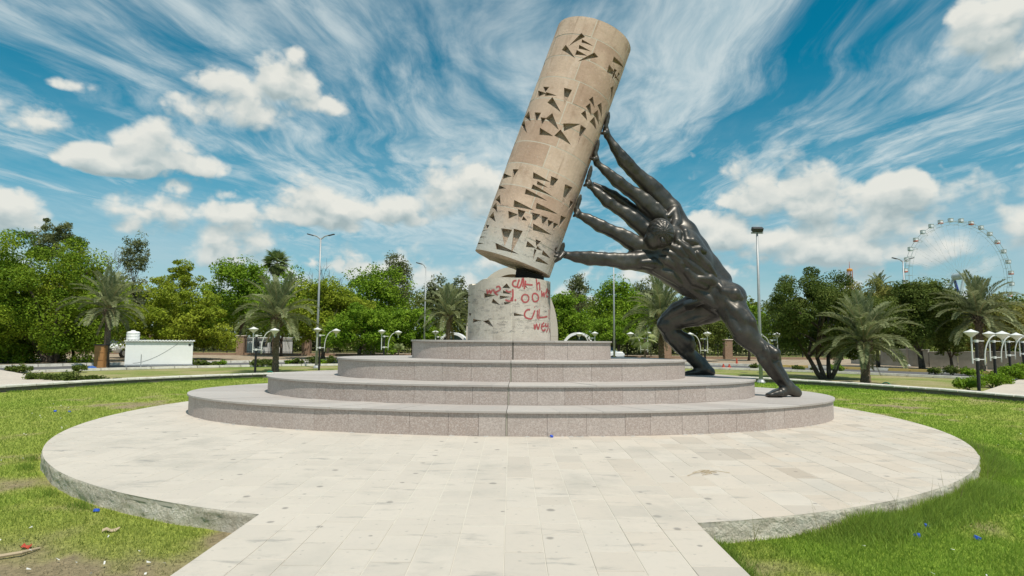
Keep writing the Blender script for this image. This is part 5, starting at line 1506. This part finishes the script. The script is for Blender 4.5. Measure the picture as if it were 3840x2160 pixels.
# ------------------------------------------------------------------ site cabin, tank, booth, vehicles
def site_cabin():
    p = G(598, 1381); Y = p.y; d = (Y-CAMY)/FPX
    x0 = W(472, 1340, Y).x; x1 = W(724, 1340, Y).x; zb = W(600, 1369, Y).z; zt = W(600, 1282, Y).z
    root = tag(empty('site_cabin', ((x0+x1)/2, Y, GZ), R(29)), 'white prefabricated cabin on short legs at the left lawn edge', 'cabin')
    cx = (x0+x1)/2; h = (x1-x0)/2*.87; T = 1.9
    m = MB(); m.box(-h, h, 0, T, zb-GZ, zt-GZ); m.build('wall', M['white_paint'], root)
    for i in range(8):
        q = MB(); q.box(-h+i*h/4+.012, -h+(i+1)*h/4-.012, -.012, -.002, zb-GZ+.05, zt-GZ-.03); q.build('wall_panel', M['white_paint'], root)
    m = MB(); n = 44
    for i in range(n):
        a = -h-.08+(2*h+.16)*i/n; b = -h-.08+(2*h+.16)*(i+1)/n; up = .04 if i % 2 else 0
        m.box(a, b, -.12, T+.1, zt-GZ+.02+up*.3, zt-GZ+.06+up)
    m.build('roof_sheet', M['white_paint'], root)
    m = MB(); m.box(-h-.03, h+.03, -.05, 0, zb-GZ-.03, zb-GZ+.03); m.build('base_rail', M['pole_grey'], root)
    for i in range(4):
        q = MB(); q.box(-h+.05+i*(2*h-.2)/3, -h+.15+i*(2*h-.2)/3, .05, .15, -.02, zb-GZ); q.build('leg', M['white_paint'], root)
    m = MB(); m.box(h-.24, h-.12, -.03, 0, zt-GZ-.22, zt-GZ-.10); m.build('vent', M['dark_metal'], root)
    m = MB(); m.tube([(-h+.4+2.2*t, -.02, zb-GZ+.12+(zt-zb-.2)*t**1.7) for t in np.linspace(0, 1, 10)], .006, 4); m.build('cable', M['dark_metal'], root)
    # water tank standing on the roof
    tx = W(498, 1270, Y).x
    t = tag(empty('water_tank', (tx+.1, Y-.15, zt+.07)), 'white ribbed water tank standing on the cabin roof', 'tank')
    L = .40; m = MB(); prof = []
    for k in range(13): prof.append((.30*(1+.05*math.cos(k*math.pi)), .62*k/12))
    prof = [(.22, 0)]+prof[1:-1]+[(.24, .60), (.10, .63)]
    m.lathe([(r*1.1, z*.85) for r, z in prof], 24); m.build('shell', M['white_paint'], t)
    m = MB(); m.lathe([(.12, .53), (.12, .58), (.08, .59)], 14); m.build('lid', M['white_paint'], t)
    # post in front
    q = G(527, 1384); o = MB(); o.tube([(0, 0, -.05), (0, 0, .82)], .022, 6)
    tag(o.build('stake', M['pole_grey'], None, (q.x, q.y, GZ)), 'thin grey stake before the white cabin', 'post')
site_cabin()
def booth():
    p = G(368, 1380); Y = p.y; d = (Y-CAMY)/FPX; w = 36*d/2; h = 84*d
    root = tag(empty('wooden_booth', (p.x, Y, GZ)), 'brown wooden booth behind the slim left palm', 'booth')
    m = MB(); m.box(-w, w, 0, w*1.6, 0, h); m.build('wall', M['plywood'], root)
    for i in range(3):
        q = MB(); q.box(-w+.02, w-.02, -.02, -.001, h*i/3+.02, h*(i+1)/3-.02); q.build('plank', M['plywood'], root)
    m = MB(); m.box(-w-.04, w+.04, -.06, w*1.6+.05, h, h+.05); m.build('roof', M['dark_metal'], root)
    q = G(342, 1386); rs = np.random.RandomState(3); V = []; F = []
    for i in range(9):
        for j in range(14):
            r = .28*i/8; t = 2*math.pi*j/14; V.append((r*math.cos(t)*1.3, r*math.sin(t), max(0, .20*(1-(i/8)**2)+rs.uniform(-.03, .03))))
    for i in range(8):
        for j in range(14): a = i*14+j; b = i*14+(j+1) % 14; F.append((a, a+14, b+14, b))
    tag(link('rag_pile', mesh('rag_pile', V, F), M['fabric_blue'], None, (q.x, q.y, GZ)), 'heap of blue rags at the foot of the brown booth', 'rags')
booth()
def car(label, name, loc, rz, L=4.4, Wd=1.82, Ht=1.66, sedan=False):
    root = tag(empty(name, loc, rz), label, 'car')
    # body: stations along x (front = -x), half-section lofted
    if sedan: prof = [(-2.2, .62, .70), (-2.05, .45, .80), (-1.2, .40, .92), (-.55, .38, 1.38), (.3, .38, 1.45), (1.1, .38, 1.36), (1.75, .4, 1.0), (2.15, .45, .95), (2.25, .6, .8)]
    else: prof = [(-2.2, .60, .78), (-2.1, .42, .98), (-1.25, .38, 1.12), (-.62, .36, 1.55), (.2, .36, Ht), (1.2, .36, Ht-.03), (1.9, .38, 1.45), (2.15, .42, 1.05), (2.22, .6, .9)]
    V = []; F = []
    for (x, z0, z1) in prof:
        belt = min(z1, .98 if not sedan else .88); w = Wd/2*(1-.10*(abs(x)/2.2)**3); wt = w*(.78 if z1 > belt+.1 else .96)
        V += [(x, -w*.92, z0), (x, -w, (z0+belt)/2), (x, -w*.98, belt), (x, -wt, z1-.05), (x, -wt*.8, z1), (x, wt*.8, z1), (x, wt, z1-.05), (x, w*.98, belt), (x, w, (z0+belt)/2), (x, w*.92, z0)]
    n = 10
    for i in range(len(prof)-1):
        for k in range(n): a = i*n+k; b = i*n+(k+1) % n; F.append((a, b, b+n, a+n))
    F.append(tuple(range(n-1, -1, -1))); F.append(tuple((len(prof)-1)*n+k for k in range(n)))
    me = mesh('body', V, [f[::-1] for f in F]); o = link('body', me, M['car_white'], root)
    zt = 1.36 if sedan else 1.52; zb = .95 if sedan else 1.16; xf0, xf1 = (-1.16, -.60) if sedan else (-1.22, -.68)
    m = MB(); ww = Wd/2*.74; m.poly([(xf0-.015, -ww*1.08, zb), (xf0-.015, ww*1.08, zb), (xf1-.02, ww*.92, zt), (xf1-.02, -ww*.92, zt)][::-1]); m.build('windscreen', M['glass_dark'], root)
    for s in (-1, 1):
        m = MB(); y = s*(Wd/2*.90); pts = [(-.75, y*1.0, zb+.0), (1.5, y*1.0, zb), (1.35, y*.86, zt-.05), (-.45, y*.86, zt-.05)]
        m.poly(pts if s > 0 else pts[::-1]); o = m.build('side_window', M['glass_dark'], root); o.location = (0, s*.012, 0)
        m = MB(); m.box(-.02, .30, -.16, .16, -.07, .08, Matrix.Translation((-2.16, s*.62, .80)) @ Matrix.Rotation(s*.3, 4, 'Z'), .04); m.build('headlight', M['lamp_glass'], root)
        m = MB(); m.box(-.07, .07, -.10, .10, -.07, .07, Matrix.Translation((-.72, s*(Wd/2+.07), zb+.03)), .03); m.build('mirror', M['car_white'], root)
        for x in (-1.42, 1.38):
            m = MB(); R_ = .35
            ring = [(.14, .10), (.34, .10), (.35, .06), (.35, -.06), (.34, -.10), (.14, -.10)]
            i0 = len(m.v)
            for (r, yy) in ring:
                for j in range(20): t = 2*math.pi*j/20; m.v.append((r*math.cos(t), yy, r*math.sin(t)))
            for k in range(5):
                for j in range(20): a = k*20+j; b = k*20+(j+1) % 20; m.f.append((a, b, b+20, a+20))
            wh = m.build('wheel', M['tyre'], root, (x, s*(Wd/2-.10), .35))
            r_ = MB(); r_.poly([(.22*math.cos(2*math.pi*j/16), s*.105, .22*math.sin(2*math.pi*j/16)) for j in range(16)]); r_.build('rim', M['rim_metal'], wh)
    m = MB(); m.box(-2.235, -2.15, -.42, .42, .62, .78, None, .02); m.build('grille', M['black_paint'], root)
    m = MB(); m.box(-2.26, -2.2, -.5, .5, .42, .56, None, .02); m.build('bumper_intake', M['black_paint'], root)
    m = MB(); m.box(-2.275, -2.25, -.22, .22, .50, .60); m.build('number_plate', M['lamp_white'], root)
    return root
cp = W(470, 1339, 38)
car('white four-wheel-drive car parked behind the white cabin, front facing', 'parked_car', (cp.x, 38, GZ+.055), R(86))
cp = W(2222, 1335, 31.6); car('white saloon car whose roof shows just over the steps', 'passing_car', (cp.x, 31.6, GZ), R(4), sedan=True)

# ------------------------------------------------------------------ fence, pillars, walls, small buildings
def pillar(label, x, Y, w, h, cap=True):
    p = W(x, 1300, Y); root = tag(empty('brick_pillar', (p.x, Y, GZ)), label, 'pillar', 'brick fence pillars')
    m = MB(); m.box(-w/2, w/2, -w/2, w/2, 0, h); m.build('shaft', M['brick'], root)
    m = MB(); m.box(-w/2-.06, w/2+.06, -w/2-.06, w/2+.06, h, h+.10, None, .02); m.build('cap', M['limestone'], root)
FY = 47
for lb, x in (('brick fence pillar left of the white gatehouse', 905), ('brick fence pillar just behind the white cabin roof', 563), ('brick fence pillar right of the white gatehouse', 1150), ('brick fence pillar left of the third garden lamp', 1378),
              ('brick fence pillar left of the bent leg', 2500), ('brick fence pillar between the two legs', 2728)): pillar(lb, x, FY, .75, 1.9)
def iron_fence(label, xa, xb, Y=FY, h=1.55, step=.14, col='black_paint'):
    a = W(xa, 1300, Y); b = W(xb, 1300, Y); root = tag(empty('iron_fence', (a.x, Y, GZ)), label, 'fence', 'iron fence along the park'); L = b.x-a.x
    m = MB(); n = int(L/step)
    for i in range(n): x = i*step; m.box(x-.012, x+.012, -.012, .012, .25, h)
    tag(m.build('bars', M[col], root), kind='stuff')
    for z in (.32, h-.12): q = MB(); q.box(0, L, -.02, .02, z, z+.05); q.build('rail', M[col], root)
    k = 0
    while k*2.4 < L: q = MB(); q.box(k*2.4-.03, k*2.4+.03, -.03, .03, 0, h+.08); q.build('fence_post', M[col], root); k += 1
    q = MB(); q.box(0, L, -.12, .12, 0, .24); q.build('plinth_wall', M['brick'], root)
iron_fence('black iron fence left of the wooden booth and cabin', 60, 545); iron_fence('black iron fence between cabin and white gatehouse', 585, 890); iron_fence('black iron fence in front of the white gatehouse', 920, 1136)
iron_fence('black iron fence behind the second garden lamp', 1164, 1364); iron_fence('black iron fence between the third lamp and the stump', 1392, 1760); iron_fence('black iron fence right of the stump to the bent leg', 2085, 2486)
iron_fence('black iron fence seen under the bent leg', 2514, 2714); iron_fence('black iron fence behind the straight leg', 2742, 3160)
def gatehouse():
    Y = 53; x0 = W(925, 1300, Y).x; x1 = W(1060, 1300, Y).x; h = W(1000, 1268, Y).z-GZ
    root = tag(empty('gatehouse', (x0, Y, GZ)), 'low white gatehouse behind the fence left of the near palm', 'building')
    m = MB(); m.box(0, x1-x0, 0, 3, 0, h); m.build('wall', M['white_paint'], root)
    m = MB(); m.box(-.1, x1-x0+.1, -.15, 3.1, h, h+.10); m.build('roof', M['white_paint'], root)
    for fx in (.28, .5, .74, .9):
        w = .32; xx = (x1-x0)*fx; q = MB(); q.box(xx-w, xx+w, -.03, .0, h*.45, h*.80); f = q.build('window', M['pole_grey'], root)
        q = MB(); q.box(xx-w+.06, xx+w-.06, -.045, -.031, h*.45+.05, h*.80-.05); q.build('pane', M['glass_dark'], f)
gatehouse()
def garden_wall():
    pts = [G(3190, 1363), G(3302, 1369), G(3485, 1377), G(3593, 1381), G(3700, 1385), G(3840, 1392), G(4050, 1402)]
    labs = ['low concrete wall behind the small right palm trunk', 'long pale concrete wall panel behind the two-trunked tree', 'stained concrete wall panel left of the tall right palm', 'concrete wall panel behind the tall right palm trunk', 'concrete wall panel behind the row of garden lamps', 'concrete wall panel at the right picture edge']
    for i in range(6):
        a, b = pts[i], pts[i+1]; d = b-a; L = d.length; h = [.75, 1.25, 1.1, 1.15, 1.2, 1.2][i]
        root = tag(empty('concrete_wall', a, math.atan2(d.y, d.x)), labs[i], 'wall', 'concrete wall panels')
        m = MB(); m.box(.02, L-.04, 0, .16, -.05, h, None, .02); m.build('panel', M['concrete'], root)
        m = MB(); m.box(.0, L-.02, -.03, .19, h, h+.06, None, .01); m.build('coping', M['concrete'], root)
garden_wall()
def white_arch(label, cx, top, halfw, Y):
    T = W(cx, top, Y); r = halfw*(Y-CAMY)/FPX; root = tag(empty('arched_canopy', (T.x, Y, GZ)), label, 'canopy', 'white arched canopies')
    zc = T.z-GZ-r; m = MB(); n = 28
    for k in range(n):
        t0, t1 = math.pi*k/n, math.pi*(k+1)/n; P = lambda q, t, y: (q*math.cos(t), y, max(0, zc+q*math.sin(t)))
        ri = r*.86
        m.poly([P(r, t0, 0), P(ri, t0, 0), P(ri, t1, 0), P(r, t1, 0)][::-1]); m.poly([P(r, t0, 0), P(r, t1, 0), P(r, t1, 3), P(r, t0, 3)]); m.poly([P(ri, t0, 0), P(ri, t0, 3), P(ri, t1, 3), P(ri, t1, 0)])
    m.build('vault', M['white_paint'], root)
    for s in (-1, 1): q = MB(); q.box(min(s*r*.86, s*r), max(s*r*.86, s*r), 0, 3, 0, max(.02, zc)); q.build('side_wall', M['white_paint'], root)
    q = MB(); q.poly([(r*.85*math.cos(math.pi*k/n), 1.6, max(.05, zc+r*.85*math.sin(math.pi*k/n))) for k in range(n+1)]+[(-r*.85, 1.6, 0), (r*.85, 1.6, 0)]); q.build('glazing', M['green_glass'], root)
white_arch('white arched canopy left of the stump base', 1695, 1246, 62, 38)
white_arch('white arched canopy right of the stump base', 2170, 1246, 62, 38)
def gate_arch():
    Y = 36; d = (Y-CAMY)/FPX; hw = 172*d; b = 255*d; c = W(1920, 1255, Y); root = tag(empty('stone_gate', (c.x, Y, GZ)), 'round-topped stone gate with brick face hidden behind the stump', 'gate')
    z0 = c.z-GZ; n = 30; T = 1.4
    def ring(s): return [(hw*s*math.cos(math.pi*k/n), z0+(b-hw*(1-s))*math.sin(math.pi*k/n)) for k in range(n+1)]
    o, i_ = ring(1), ring(.84)
    for k in range(n):
        m = MB(); A, B, C, D = o[k], o[k+1], i_[k+1], i_[k]; g_ = .006
        m.poly([(A[0], 0, A[1]), (B[0], 0, B[1]), (C[0], 0, C[1]), (D[0], 0, D[1])]); m.poly([(A[0], 0, A[1]), (A[0], T, A[1]), (B[0], T, B[1]), (B[0], 0, B[1])]); m.poly([(D[0], 0, D[1]), (C[0], 0, C[1]), (C[0], T, C[1]), (D[0], T, D[1])])
        m.build('arch_stone', M['limestone'], root)
    for s in (-1, 1):
        k = 0
        while k*.42 < z0:
            m = MB(); x = sorted((s*hw*.84, s*hw)); m.box(x[0], x[1], 0, T, k*.42, min(z0, k*.42+.41)); m.build('jamb_stone', M['limestone'], root); k += 1
    m = MB(); m.poly([(x, .35, z) for x, z in i_]+[(-hw*.84, .35, 0), (hw*.84, .35, 0)]); m.build('brick_infill', M['brick'], root)
gate_arch()

# ------------------------------------------------------------------ observation wheel and ride tower far behind
def big_wheel():
    Y = 230; C = W(3596, 1037, Y); r = 211*(Y-CAMY)/FPX; root = tag(empty('observation_wheel', (C.x, Y, GZ), R(6)), 'huge pale observation wheel with small cabins rising behind the right trees', 'ferris wheel')
    H = C.z-GZ
    for s in (-1, 1):
        for q, rad in ((1., .08), (.94, .04)):
            m = MB(); m.tube([(r*q*math.cos(2*math.pi*k/72), s*1.1, H+r*q*math.sin(2*math.pi*k/72)) for k in range(73)], rad, 5, False); m.build('rim', M['wheel_sky_fade'], root)
    for k in range(36):
        t = 2*math.pi*k/36; m = MB(); p = lambda q, y: (r*q*math.cos(t), y, H+r*q*math.sin(t))
        m.tube([p(1., -1.1), p(1., 1.1)], .07, 4); m.tube([p(1., -1.1), p(.94, -1.1)], .06, 4); m.tube([p(.94, -1.1), p(.94, 1.1)], .06, 4); m.build('rim_strut', M['wheel_sky_fade'], root)
    for k in range(24):
        t = 2*math.pi*k/24; m = MB()
        for s in (-1, 1): m.tube([(0, s*1.6, H), (r*.94*math.cos(t), s*1.1, H+r*.94*math.sin(t))], .02, 4)
        m.build('spoke', M['wheel_sky_fade'], root)
    m = MB(); m.tube([(0, -2.4, H), (0, 2.4, H)], 1.35, 16); m.build('hub', M['wheel_sky_fade'], root)
    for s in (-1, 1):
        for sx in (-1, 1):
            m = MB(); m.tube([(0, s*2.6, H), (sx*r*.42, s*4.5, 0)], [.5, .7], 8); m.build('support_leg', M['blue_paint'] if sx > 0 else M['wheel_sky_fade'], root)
    for k in range(32):
        t = 2*math.pi*(k+.5)/32; x, z = (r*1.035)*math.cos(t), H+(r*1.035)*math.sin(t)
        cab = empty('cabin', (x, 0, z-.3), 0, root); cab.scale = (.85, .85, .85)
        m = MB(); m.box(-.85, .85, -.8, .8, .75, .95, None, .05); m.build('roof', M['wheel_sky_fade'], cab)
        m = MB(); m.box(-.85, .85, -.8, .8, -.95, -.35, None, .08); m.build('tub', M['gondola_red'] if k % 3 == 0 else M['wheel_sky_fade'], cab)
        m = MB()
        for sx in (-.78, .78):
            for sy in (-.74, .74): m.box(sx-.05, sx+.05, sy-.05, sy+.05, -.4, .8)
        tag(m.build('window_posts', M['wheel_sky_fade'], cab), kind='stuff')
        m = MB(); m.box(-.72, .72, -.68, .68, -.36, .75); m.build('glazing', M['lamp_glass'], cab)
big_wheel()
def ride_tower():
    Y = 150; T = W(3186, 1016, Y); root = tag(empty('ride_tower', (T.x, Y, GZ)), 'slender ride tower with orange top over the dark olive tree', 'tower'); H = T.z-GZ; s = (Y-CAMY)/FPX
    for sx in (-1, 1):
        for sy in (-1, 1):
            m = MB(); m.tube([(sx*.45, sy*.45, 0), (sx*.45, sy*.45, H)], .12, 5); m.build('column', M['gondola_red'], root)
    m = MB()
    for k in range(int(H/1.2)): m.tube([(-.45, -.45, k*1.2), (.45, -.45, k*1.2+1.2)], .05, 4); m.tube([(.45, -.45, k*1.2), (-.45, -.45, k*1.2+1.2)], .05, 4)
    tag(m.build('bracing', M['wheel_sky_fade'], root), kind='stuff')
    m = MB(); m.lathe([(.5, 0), (.75, .15), (.75, .5), (.55, .7), (.3, .75)], 16, (0, 0, H-.1)); m.build('top_ring', M['orange_paint'], root)
    m = MB(); m.tube([(0, 0, H+.6), (0, 0, H+2.6)], [.09, .03], 6); m.build('spire', M['gondola_red'], root)
ride_tower()

# ------------------------------------------------------------------ small things
def cone(label, x, y, h):
    p = G(x, y); root = tag(empty('traffic_cone', (p.x, p.y, GZ)), label, 'cone', 'red traffic markers'); s = h*(p.y-CAMY)/FPX
    m = MB(); m.lathe([(.12, .03), (.10, .05), (.03, s)], 12); m.build('body', M['red_plastic'], root)
    m = MB(); m.box(-.15, .15, -.15, .15, 0, .03); m.build('foot', M['red_plastic'], root)
cone('red traffic cone, left one of the pair on the road', 2713, 1379, 15); cone('red traffic cone, right one of the pair on the road', 2735, 1379, 14); cone('taller red road marker behind the cone pair', 2763, 1368, 24)
def hoop(label, x, y, w):
    p = G(x, y); r = w/2*(p.y-CAMY)/FPX; m = MB(); m.tube([(r*math.cos(t), 0, r*math.sin(t)*.85) for t in np.linspace(-.2, math.pi+.2, 20)], .022, 8)
    tag(m.build('pipe_hoop', M['teal_pipe'], None, (p.x, p.y, GZ), True), label, 'pipe', 'green pipe hoops')
hoop('green pipe hoop in the grass behind the right kerb', 3323, 1450, 36); hoop('green pipe hoop beside the left palm trunk foot', 1012, 1404, 26)
def cap(label, x, y, z=GZ):
    p = G(x, y, z); root = empty('bottle_cap', (p.x, p.y, z+.012), random.Random(x).uniform(0, 6)); root.rotation_euler = (.35, .2, x); tag(root, label, 'bottle cap', 'blue bottle caps')
    m = MB(); m.lathe([(.030, 0), (.030, .022), (.027, .024)], 14); m.build('top', M['blue_plastic'], root)
    m = MB(); m.lathe([(.031, -.004), (.031, .004)], 14); m.build('ring', M['blue_plastic'], root)
for x, y, lb in ((3278, 2007, 'blue bottle cap nearest the tall grass tuft at right'), (3475, 1981, 'pale blue bottle cap behind the others on the right lawn'), (3441, 2017, 'blue bottle cap in the middle of the right lawn litter'), (3664, 2025, 'blue bottle cap farthest right on the lawn'),
                 (361, 1922, 'blue bottle cap below the left pavement edge'), (207, 1545, 'blue bottle cap far on the left lawn'), (260, 1547, 'second blue bottle cap far on the left lawn')): cap(lb, x, y)
cap('blue bottle cap at the foot of the lowest step', 2068, 1640, .002)
def scrap(name, label, cat, x, y, L, Wd, m_, z=GZ, rz=.5):
    p = G(x, y, z); V = []; F = []; rr = random.Random(x)
    for i in range(5):
        for j in range(3): V.append((L*(i/4-.5), Wd*(j/2-.5)+rr.uniform(-.1, .1)*Wd, .015+rr.uniform(0, .02)+.012*math.sin(i*1.7)))
    for i in range(4):
        for j in range(2): a = i*3+j; F.append((a, a+3, a+4, a+1))
    o = link(name, mesh(name, V, F), m_, None, (p.x, p.y, z), (0, 0, rz)); md = o.modifiers.new('t', 'SOLIDIFY'); md.thickness = .006; tag(o, label, cat)
scrap('red_scrap', 'small red scrap on the worn grass at bottom left', 'litter', 98, 2058, .07, .05, M['red_plastic'])
scrap('bark_piece', 'flat brown piece of bark on the left grass', 'bark', 415, 1995, .14, .05, M['dry_wood'])
scrap('red_scrap', 'tiny red scrap lying on the second step', 'litter', 2430, 1424, .07, .04, M['red_plastic'], ZT[1]+.002)
p = G(0, 2116); q = G(148, 2062); m = MB(); m.tube([p+Vector((0, 0, .02))-Vector((.25, 0, 0)), (p+q)/2+Vector((.01, 0, .035)), q+Vector((0, 0, .015))], [.016, .014, .009], 7)
o = m.me('stick'); tag(link('stick', o, M['dry_wood']), 'dry brown stick on bare earth at the bottom left corner', 'stick')
def twig_heap():
    p = G(2655, 1775, 0); rr = random.Random(2); m = MB()
    for k in range(9):
        a = rr.uniform(-.5, .5)+.15; L = rr.uniform(.12, .42); x = rr.uniform(-.25, .25); y = rr.uniform(-.08, .08)
        m.tube([(x-L/2*math.cos(a), y-L/2*math.sin(a), .006), (x, y, .012+rr.uniform(0, .01)), (x+L/2*math.cos(a), y+L/2*math.sin(a), .006)], .0035, 4)
    m.v = [(q[0]*.8, q[1], q[2]) for q in m.v]
    tag(m.build('dry_frond_scraps', M['dry_wood'], None, (p.x, p.y, .002)), 'dry palm leaf scraps on the paving right of the path', 'leaf litter', kind='stuff')
twig_heap()
def litter():
    rs = np.random.RandomState(8); m = MB(); n = 0
    spots = [(-7.5, -6.0, 1.6, 1.4, 60), (-5.5, -8.8, 2.2, 1.0, 70), (-9.2, -2.0, 1.5, 2.5, 50), (5.5, -8.6, 2.2, .8, 45), (9.2, -4.5, 1.2, 2.5, 45), (-10.5, 1.5, 1.5, 2, 30), (10, 2, 2, 2, 25), (-3.2, -8.9, .6, .5, 24)]
    for cx, cy, sx, sy, k in spots:
        for _ in range(k//2):
            x, y = rs.normal(cx, sx*.6), rs.normal(cy, sy*.6)
            if x*x+(y-PADC)**2 < (PADR+.1)**2 or (PX0-.05 < x < PX1+.05 and y < 0): continue
            a = rs.uniform(0, 6.28); L = rs.uniform(.006, .018); w = rs.uniform(.003, .008); c, s = math.cos(a), math.sin(a); z = GZ+rs.uniform(.02, .045)
            m.poly([(x-c*L+s*w, y-s*L-c*w, z), (x+c*L+s*w, y+s*L-c*w, z+rs.uniform(0, .02)), (x+c*L-s*w, y+s*L+c*w, z+rs.uniform(0, .02)), (x-c*L-s*w, y-s*L+c*w, z)])
    tag(m.build('paper_scraps', M['litter_white'], None), 'scattered white paper scraps in the grass', 'litter', kind='stuff')
    q = MB()
    for _ in range(46):
        t = rs.uniform(-2.6, -.5); x = (SA[0]+.02)*math.cos(t); y = SCY+(SA[0]*SB+.02)*math.sin(t); L = rs.uniform(.015, .05)
        a = math.atan2(SB*math.cos(t), -math.sin(t)); c, s = math.cos(a), math.sin(a); w = .008
        q.box(-L, L, -w, w, .0025, .010, Matrix.Translation((x, y, 0)) @ Matrix.Rotation(a, 4, 'Z'))
    tag(q.build('wind_blown_scraps', M['litter_white'], None), 'wind-blown white scraps along the lowest step', 'litter', kind='stuff')
litter()

# ------------------------------------------------------------------ grass
def grass():
    rs = np.random.RandomState(5); N_ = 330000
    th = np.concatenate([rs.uniform(-.76, .76, int(N_*1.75)), rs.uniform(-1.25, 1.25, N_//4)]); dd = 3.6*np.exp(rs.uniform(0, np.log(31/3.6), len(th)))
    pm = rs.permutation(len(th)); th, dd = th[pm], dd[pm]
    x = dd*np.sin(th); y = CAMY+dd*np.cos(th)
    ok = (x**2+(y-PADC)**2 > (PADR+.03)**2) & ~((x > PX0-.03) & (x < PX1+.03) & (y < 0)) & ((x-KC[0])**2+(y-KC[1])**2 < (KR-.2)**2)
    x, y, dd = x[ok][:N_], y[ok][:N_], dd[ok][:N_]
    c, gr = lawn_cols(x, y); keep = rs.uniform(0, 1, len(x)) < (.06+.94*np.clip(gr*1.25, 0, 1)); x, y, dd, c, gr = x[keep], y[keep], dd[keep], c[keep], gr[keep]
    h = rs.uniform(.018, .045, len(x))*(.65+.6*gr)*(1+.02*dd); w = .0024+.00042*dd
    # taller growth along the pavement's right edge, the kerb and in tufts
    def strip(n, xs, ys, hs, spread):
        return xs+rs.normal(0, spread, n), ys+rs.normal(0, spread, n), hs
    X = [x]; Y_ = [y]; H = [h]; Wd = [w]; C = [c]
    n = 52000; t = R(-78)+(R(-8)-R(-78))*rs.uniform(0, 1, n); dens = vnoise(t*14, t*0+.3, 2); out = np.abs(rs.normal(0, .22, n))+.015
    kp = rs.uniform(0, 1, n) < np.clip((dens-.22)*2.0, .06, 1); t, out, dens = t[kp], out[kp], dens[kp]
    xx = (PADR+out)*np.cos(t); yy = PADC+(PADR+out)*np.sin(t); kp = ~((xx < PX1+.02)); t, out, dens, xx, yy = t[kp], out[kp], dens[kp], xx[kp], yy[kp]
    X.append(xx); Y_.append(yy); H.append((.05+.36*np.clip(dens-.36, 0, 1)*rs.uniform(.3, 1.3, len(xx)))*np.exp(-out*1.6)); Wd.append(np.full(len(xx), .0055)); cc, _ = lawn_cols(xx, yy)
    gcol = np.array((.26, .355, .06))*rs.uniform(.75, 1.35, (len(xx), 1)); C.append(gcol)
    n = 5200; yy = rs.uniform(-11, -8.45, n); xx = PX1+.02+np.abs(rs.normal(0, .10, n)); X.append(xx); Y_.append(yy); H.append(rs.uniform(.05, .13, n)); Wd.append(np.full(n, .004)); C.append(np.array((.19, .28, .045))*rs.uniform(.75, 1.3, (n, 1)))
    n = 4000; t = rs.uniform(R(182), R(250), n); xx = (PADR+.06+np.abs(rs.normal(0, .12, n)))*np.cos(t); yy = PADC+(PADR+.06+np.abs(rs.normal(0, .1, n)))*np.sin(t); kp = (vnoise(t*22, t*0, 6) > .62) & (xx < PX0-.03); X.append(xx[kp]); Y_.append(yy[kp]); H.append(rs.uniform(.04, .10, kp.sum())); Wd.append(np.full(kp.sum(), .004)); C.append(np.array((.18, .27, .04))*rs.uniform(.75, 1.3, (kp.sum(), 1)))
    n = 16000; t = rs.uniform(R(5), R(175), n); rr_ = KR-.2-np.abs(rs.normal(0, .25, n)); kp = vnoise(t*40, t*0, 9) > .35; X.append((KC[0]+rr_*np.cos(t))[kp]); Y_.append((KC[1]+rr_*np.sin(t))[kp]); H.append(rs.uniform(.03, .09, kp.sum())); Wd.append(np.full(kp.sum(), .014)); C.append(np.array((.17, .26, .04))*rs.uniform(.7, 1.3, (kp.sum(), 1)))
    # seeding stalks
    n = 60; t = R(-76)+(R(-20)-R(-76))*rs.uniform(0, 1, n); xx = (PADR+.05+np.abs(rs.normal(0, .08, n)))*np.cos(t); yy = PADC+(PADR+.05)*np.sin(t); kp = xx > PX1+.05; X.append(xx[kp]); Y_.append(yy[kp]); H.append(rs.uniform(.2, .42, kp.sum())); Wd.append(np.full(kp.sum(), .004)); C.append(np.tile((.25, .22, .10), (kp.sum(), 1)))
    x = np.concatenate(X); y = np.concatenate(Y_); h = np.concatenate(H); w = np.concatenate(Wd); c = np.concatenate(C); n = len(x)
    a = rs.uniform(0, 6.28, n); lean = rs.normal(0, .45, (n, 2))*h[:, None]
    z = GZ+.018*(fbm(x*.9, y*.9, 8)-.5)-.004
    b0 = np.stack([x-np.cos(a)*w, y-np.sin(a)*w, z], 1); b1 = np.stack([x+np.cos(a)*w, y+np.sin(a)*w, z], 1); tp = np.stack([x+lean[:, 0], y+lean[:, 1], z+h], 1)
    V = np.stack([b0, b1, tp], 1).reshape(-1, 3); F = np.arange(3*n).reshape(-1, 3)
    me = np_mesh('grass', V, F, np.clip(c*rs.uniform(.8, 1.25, (n, 1)), 0, 1)); tag(link('grass', me, M['grass_blade']), 'short lawn grass with taller tufts by the pavement edge', 'grass', kind='stuff')
grass()
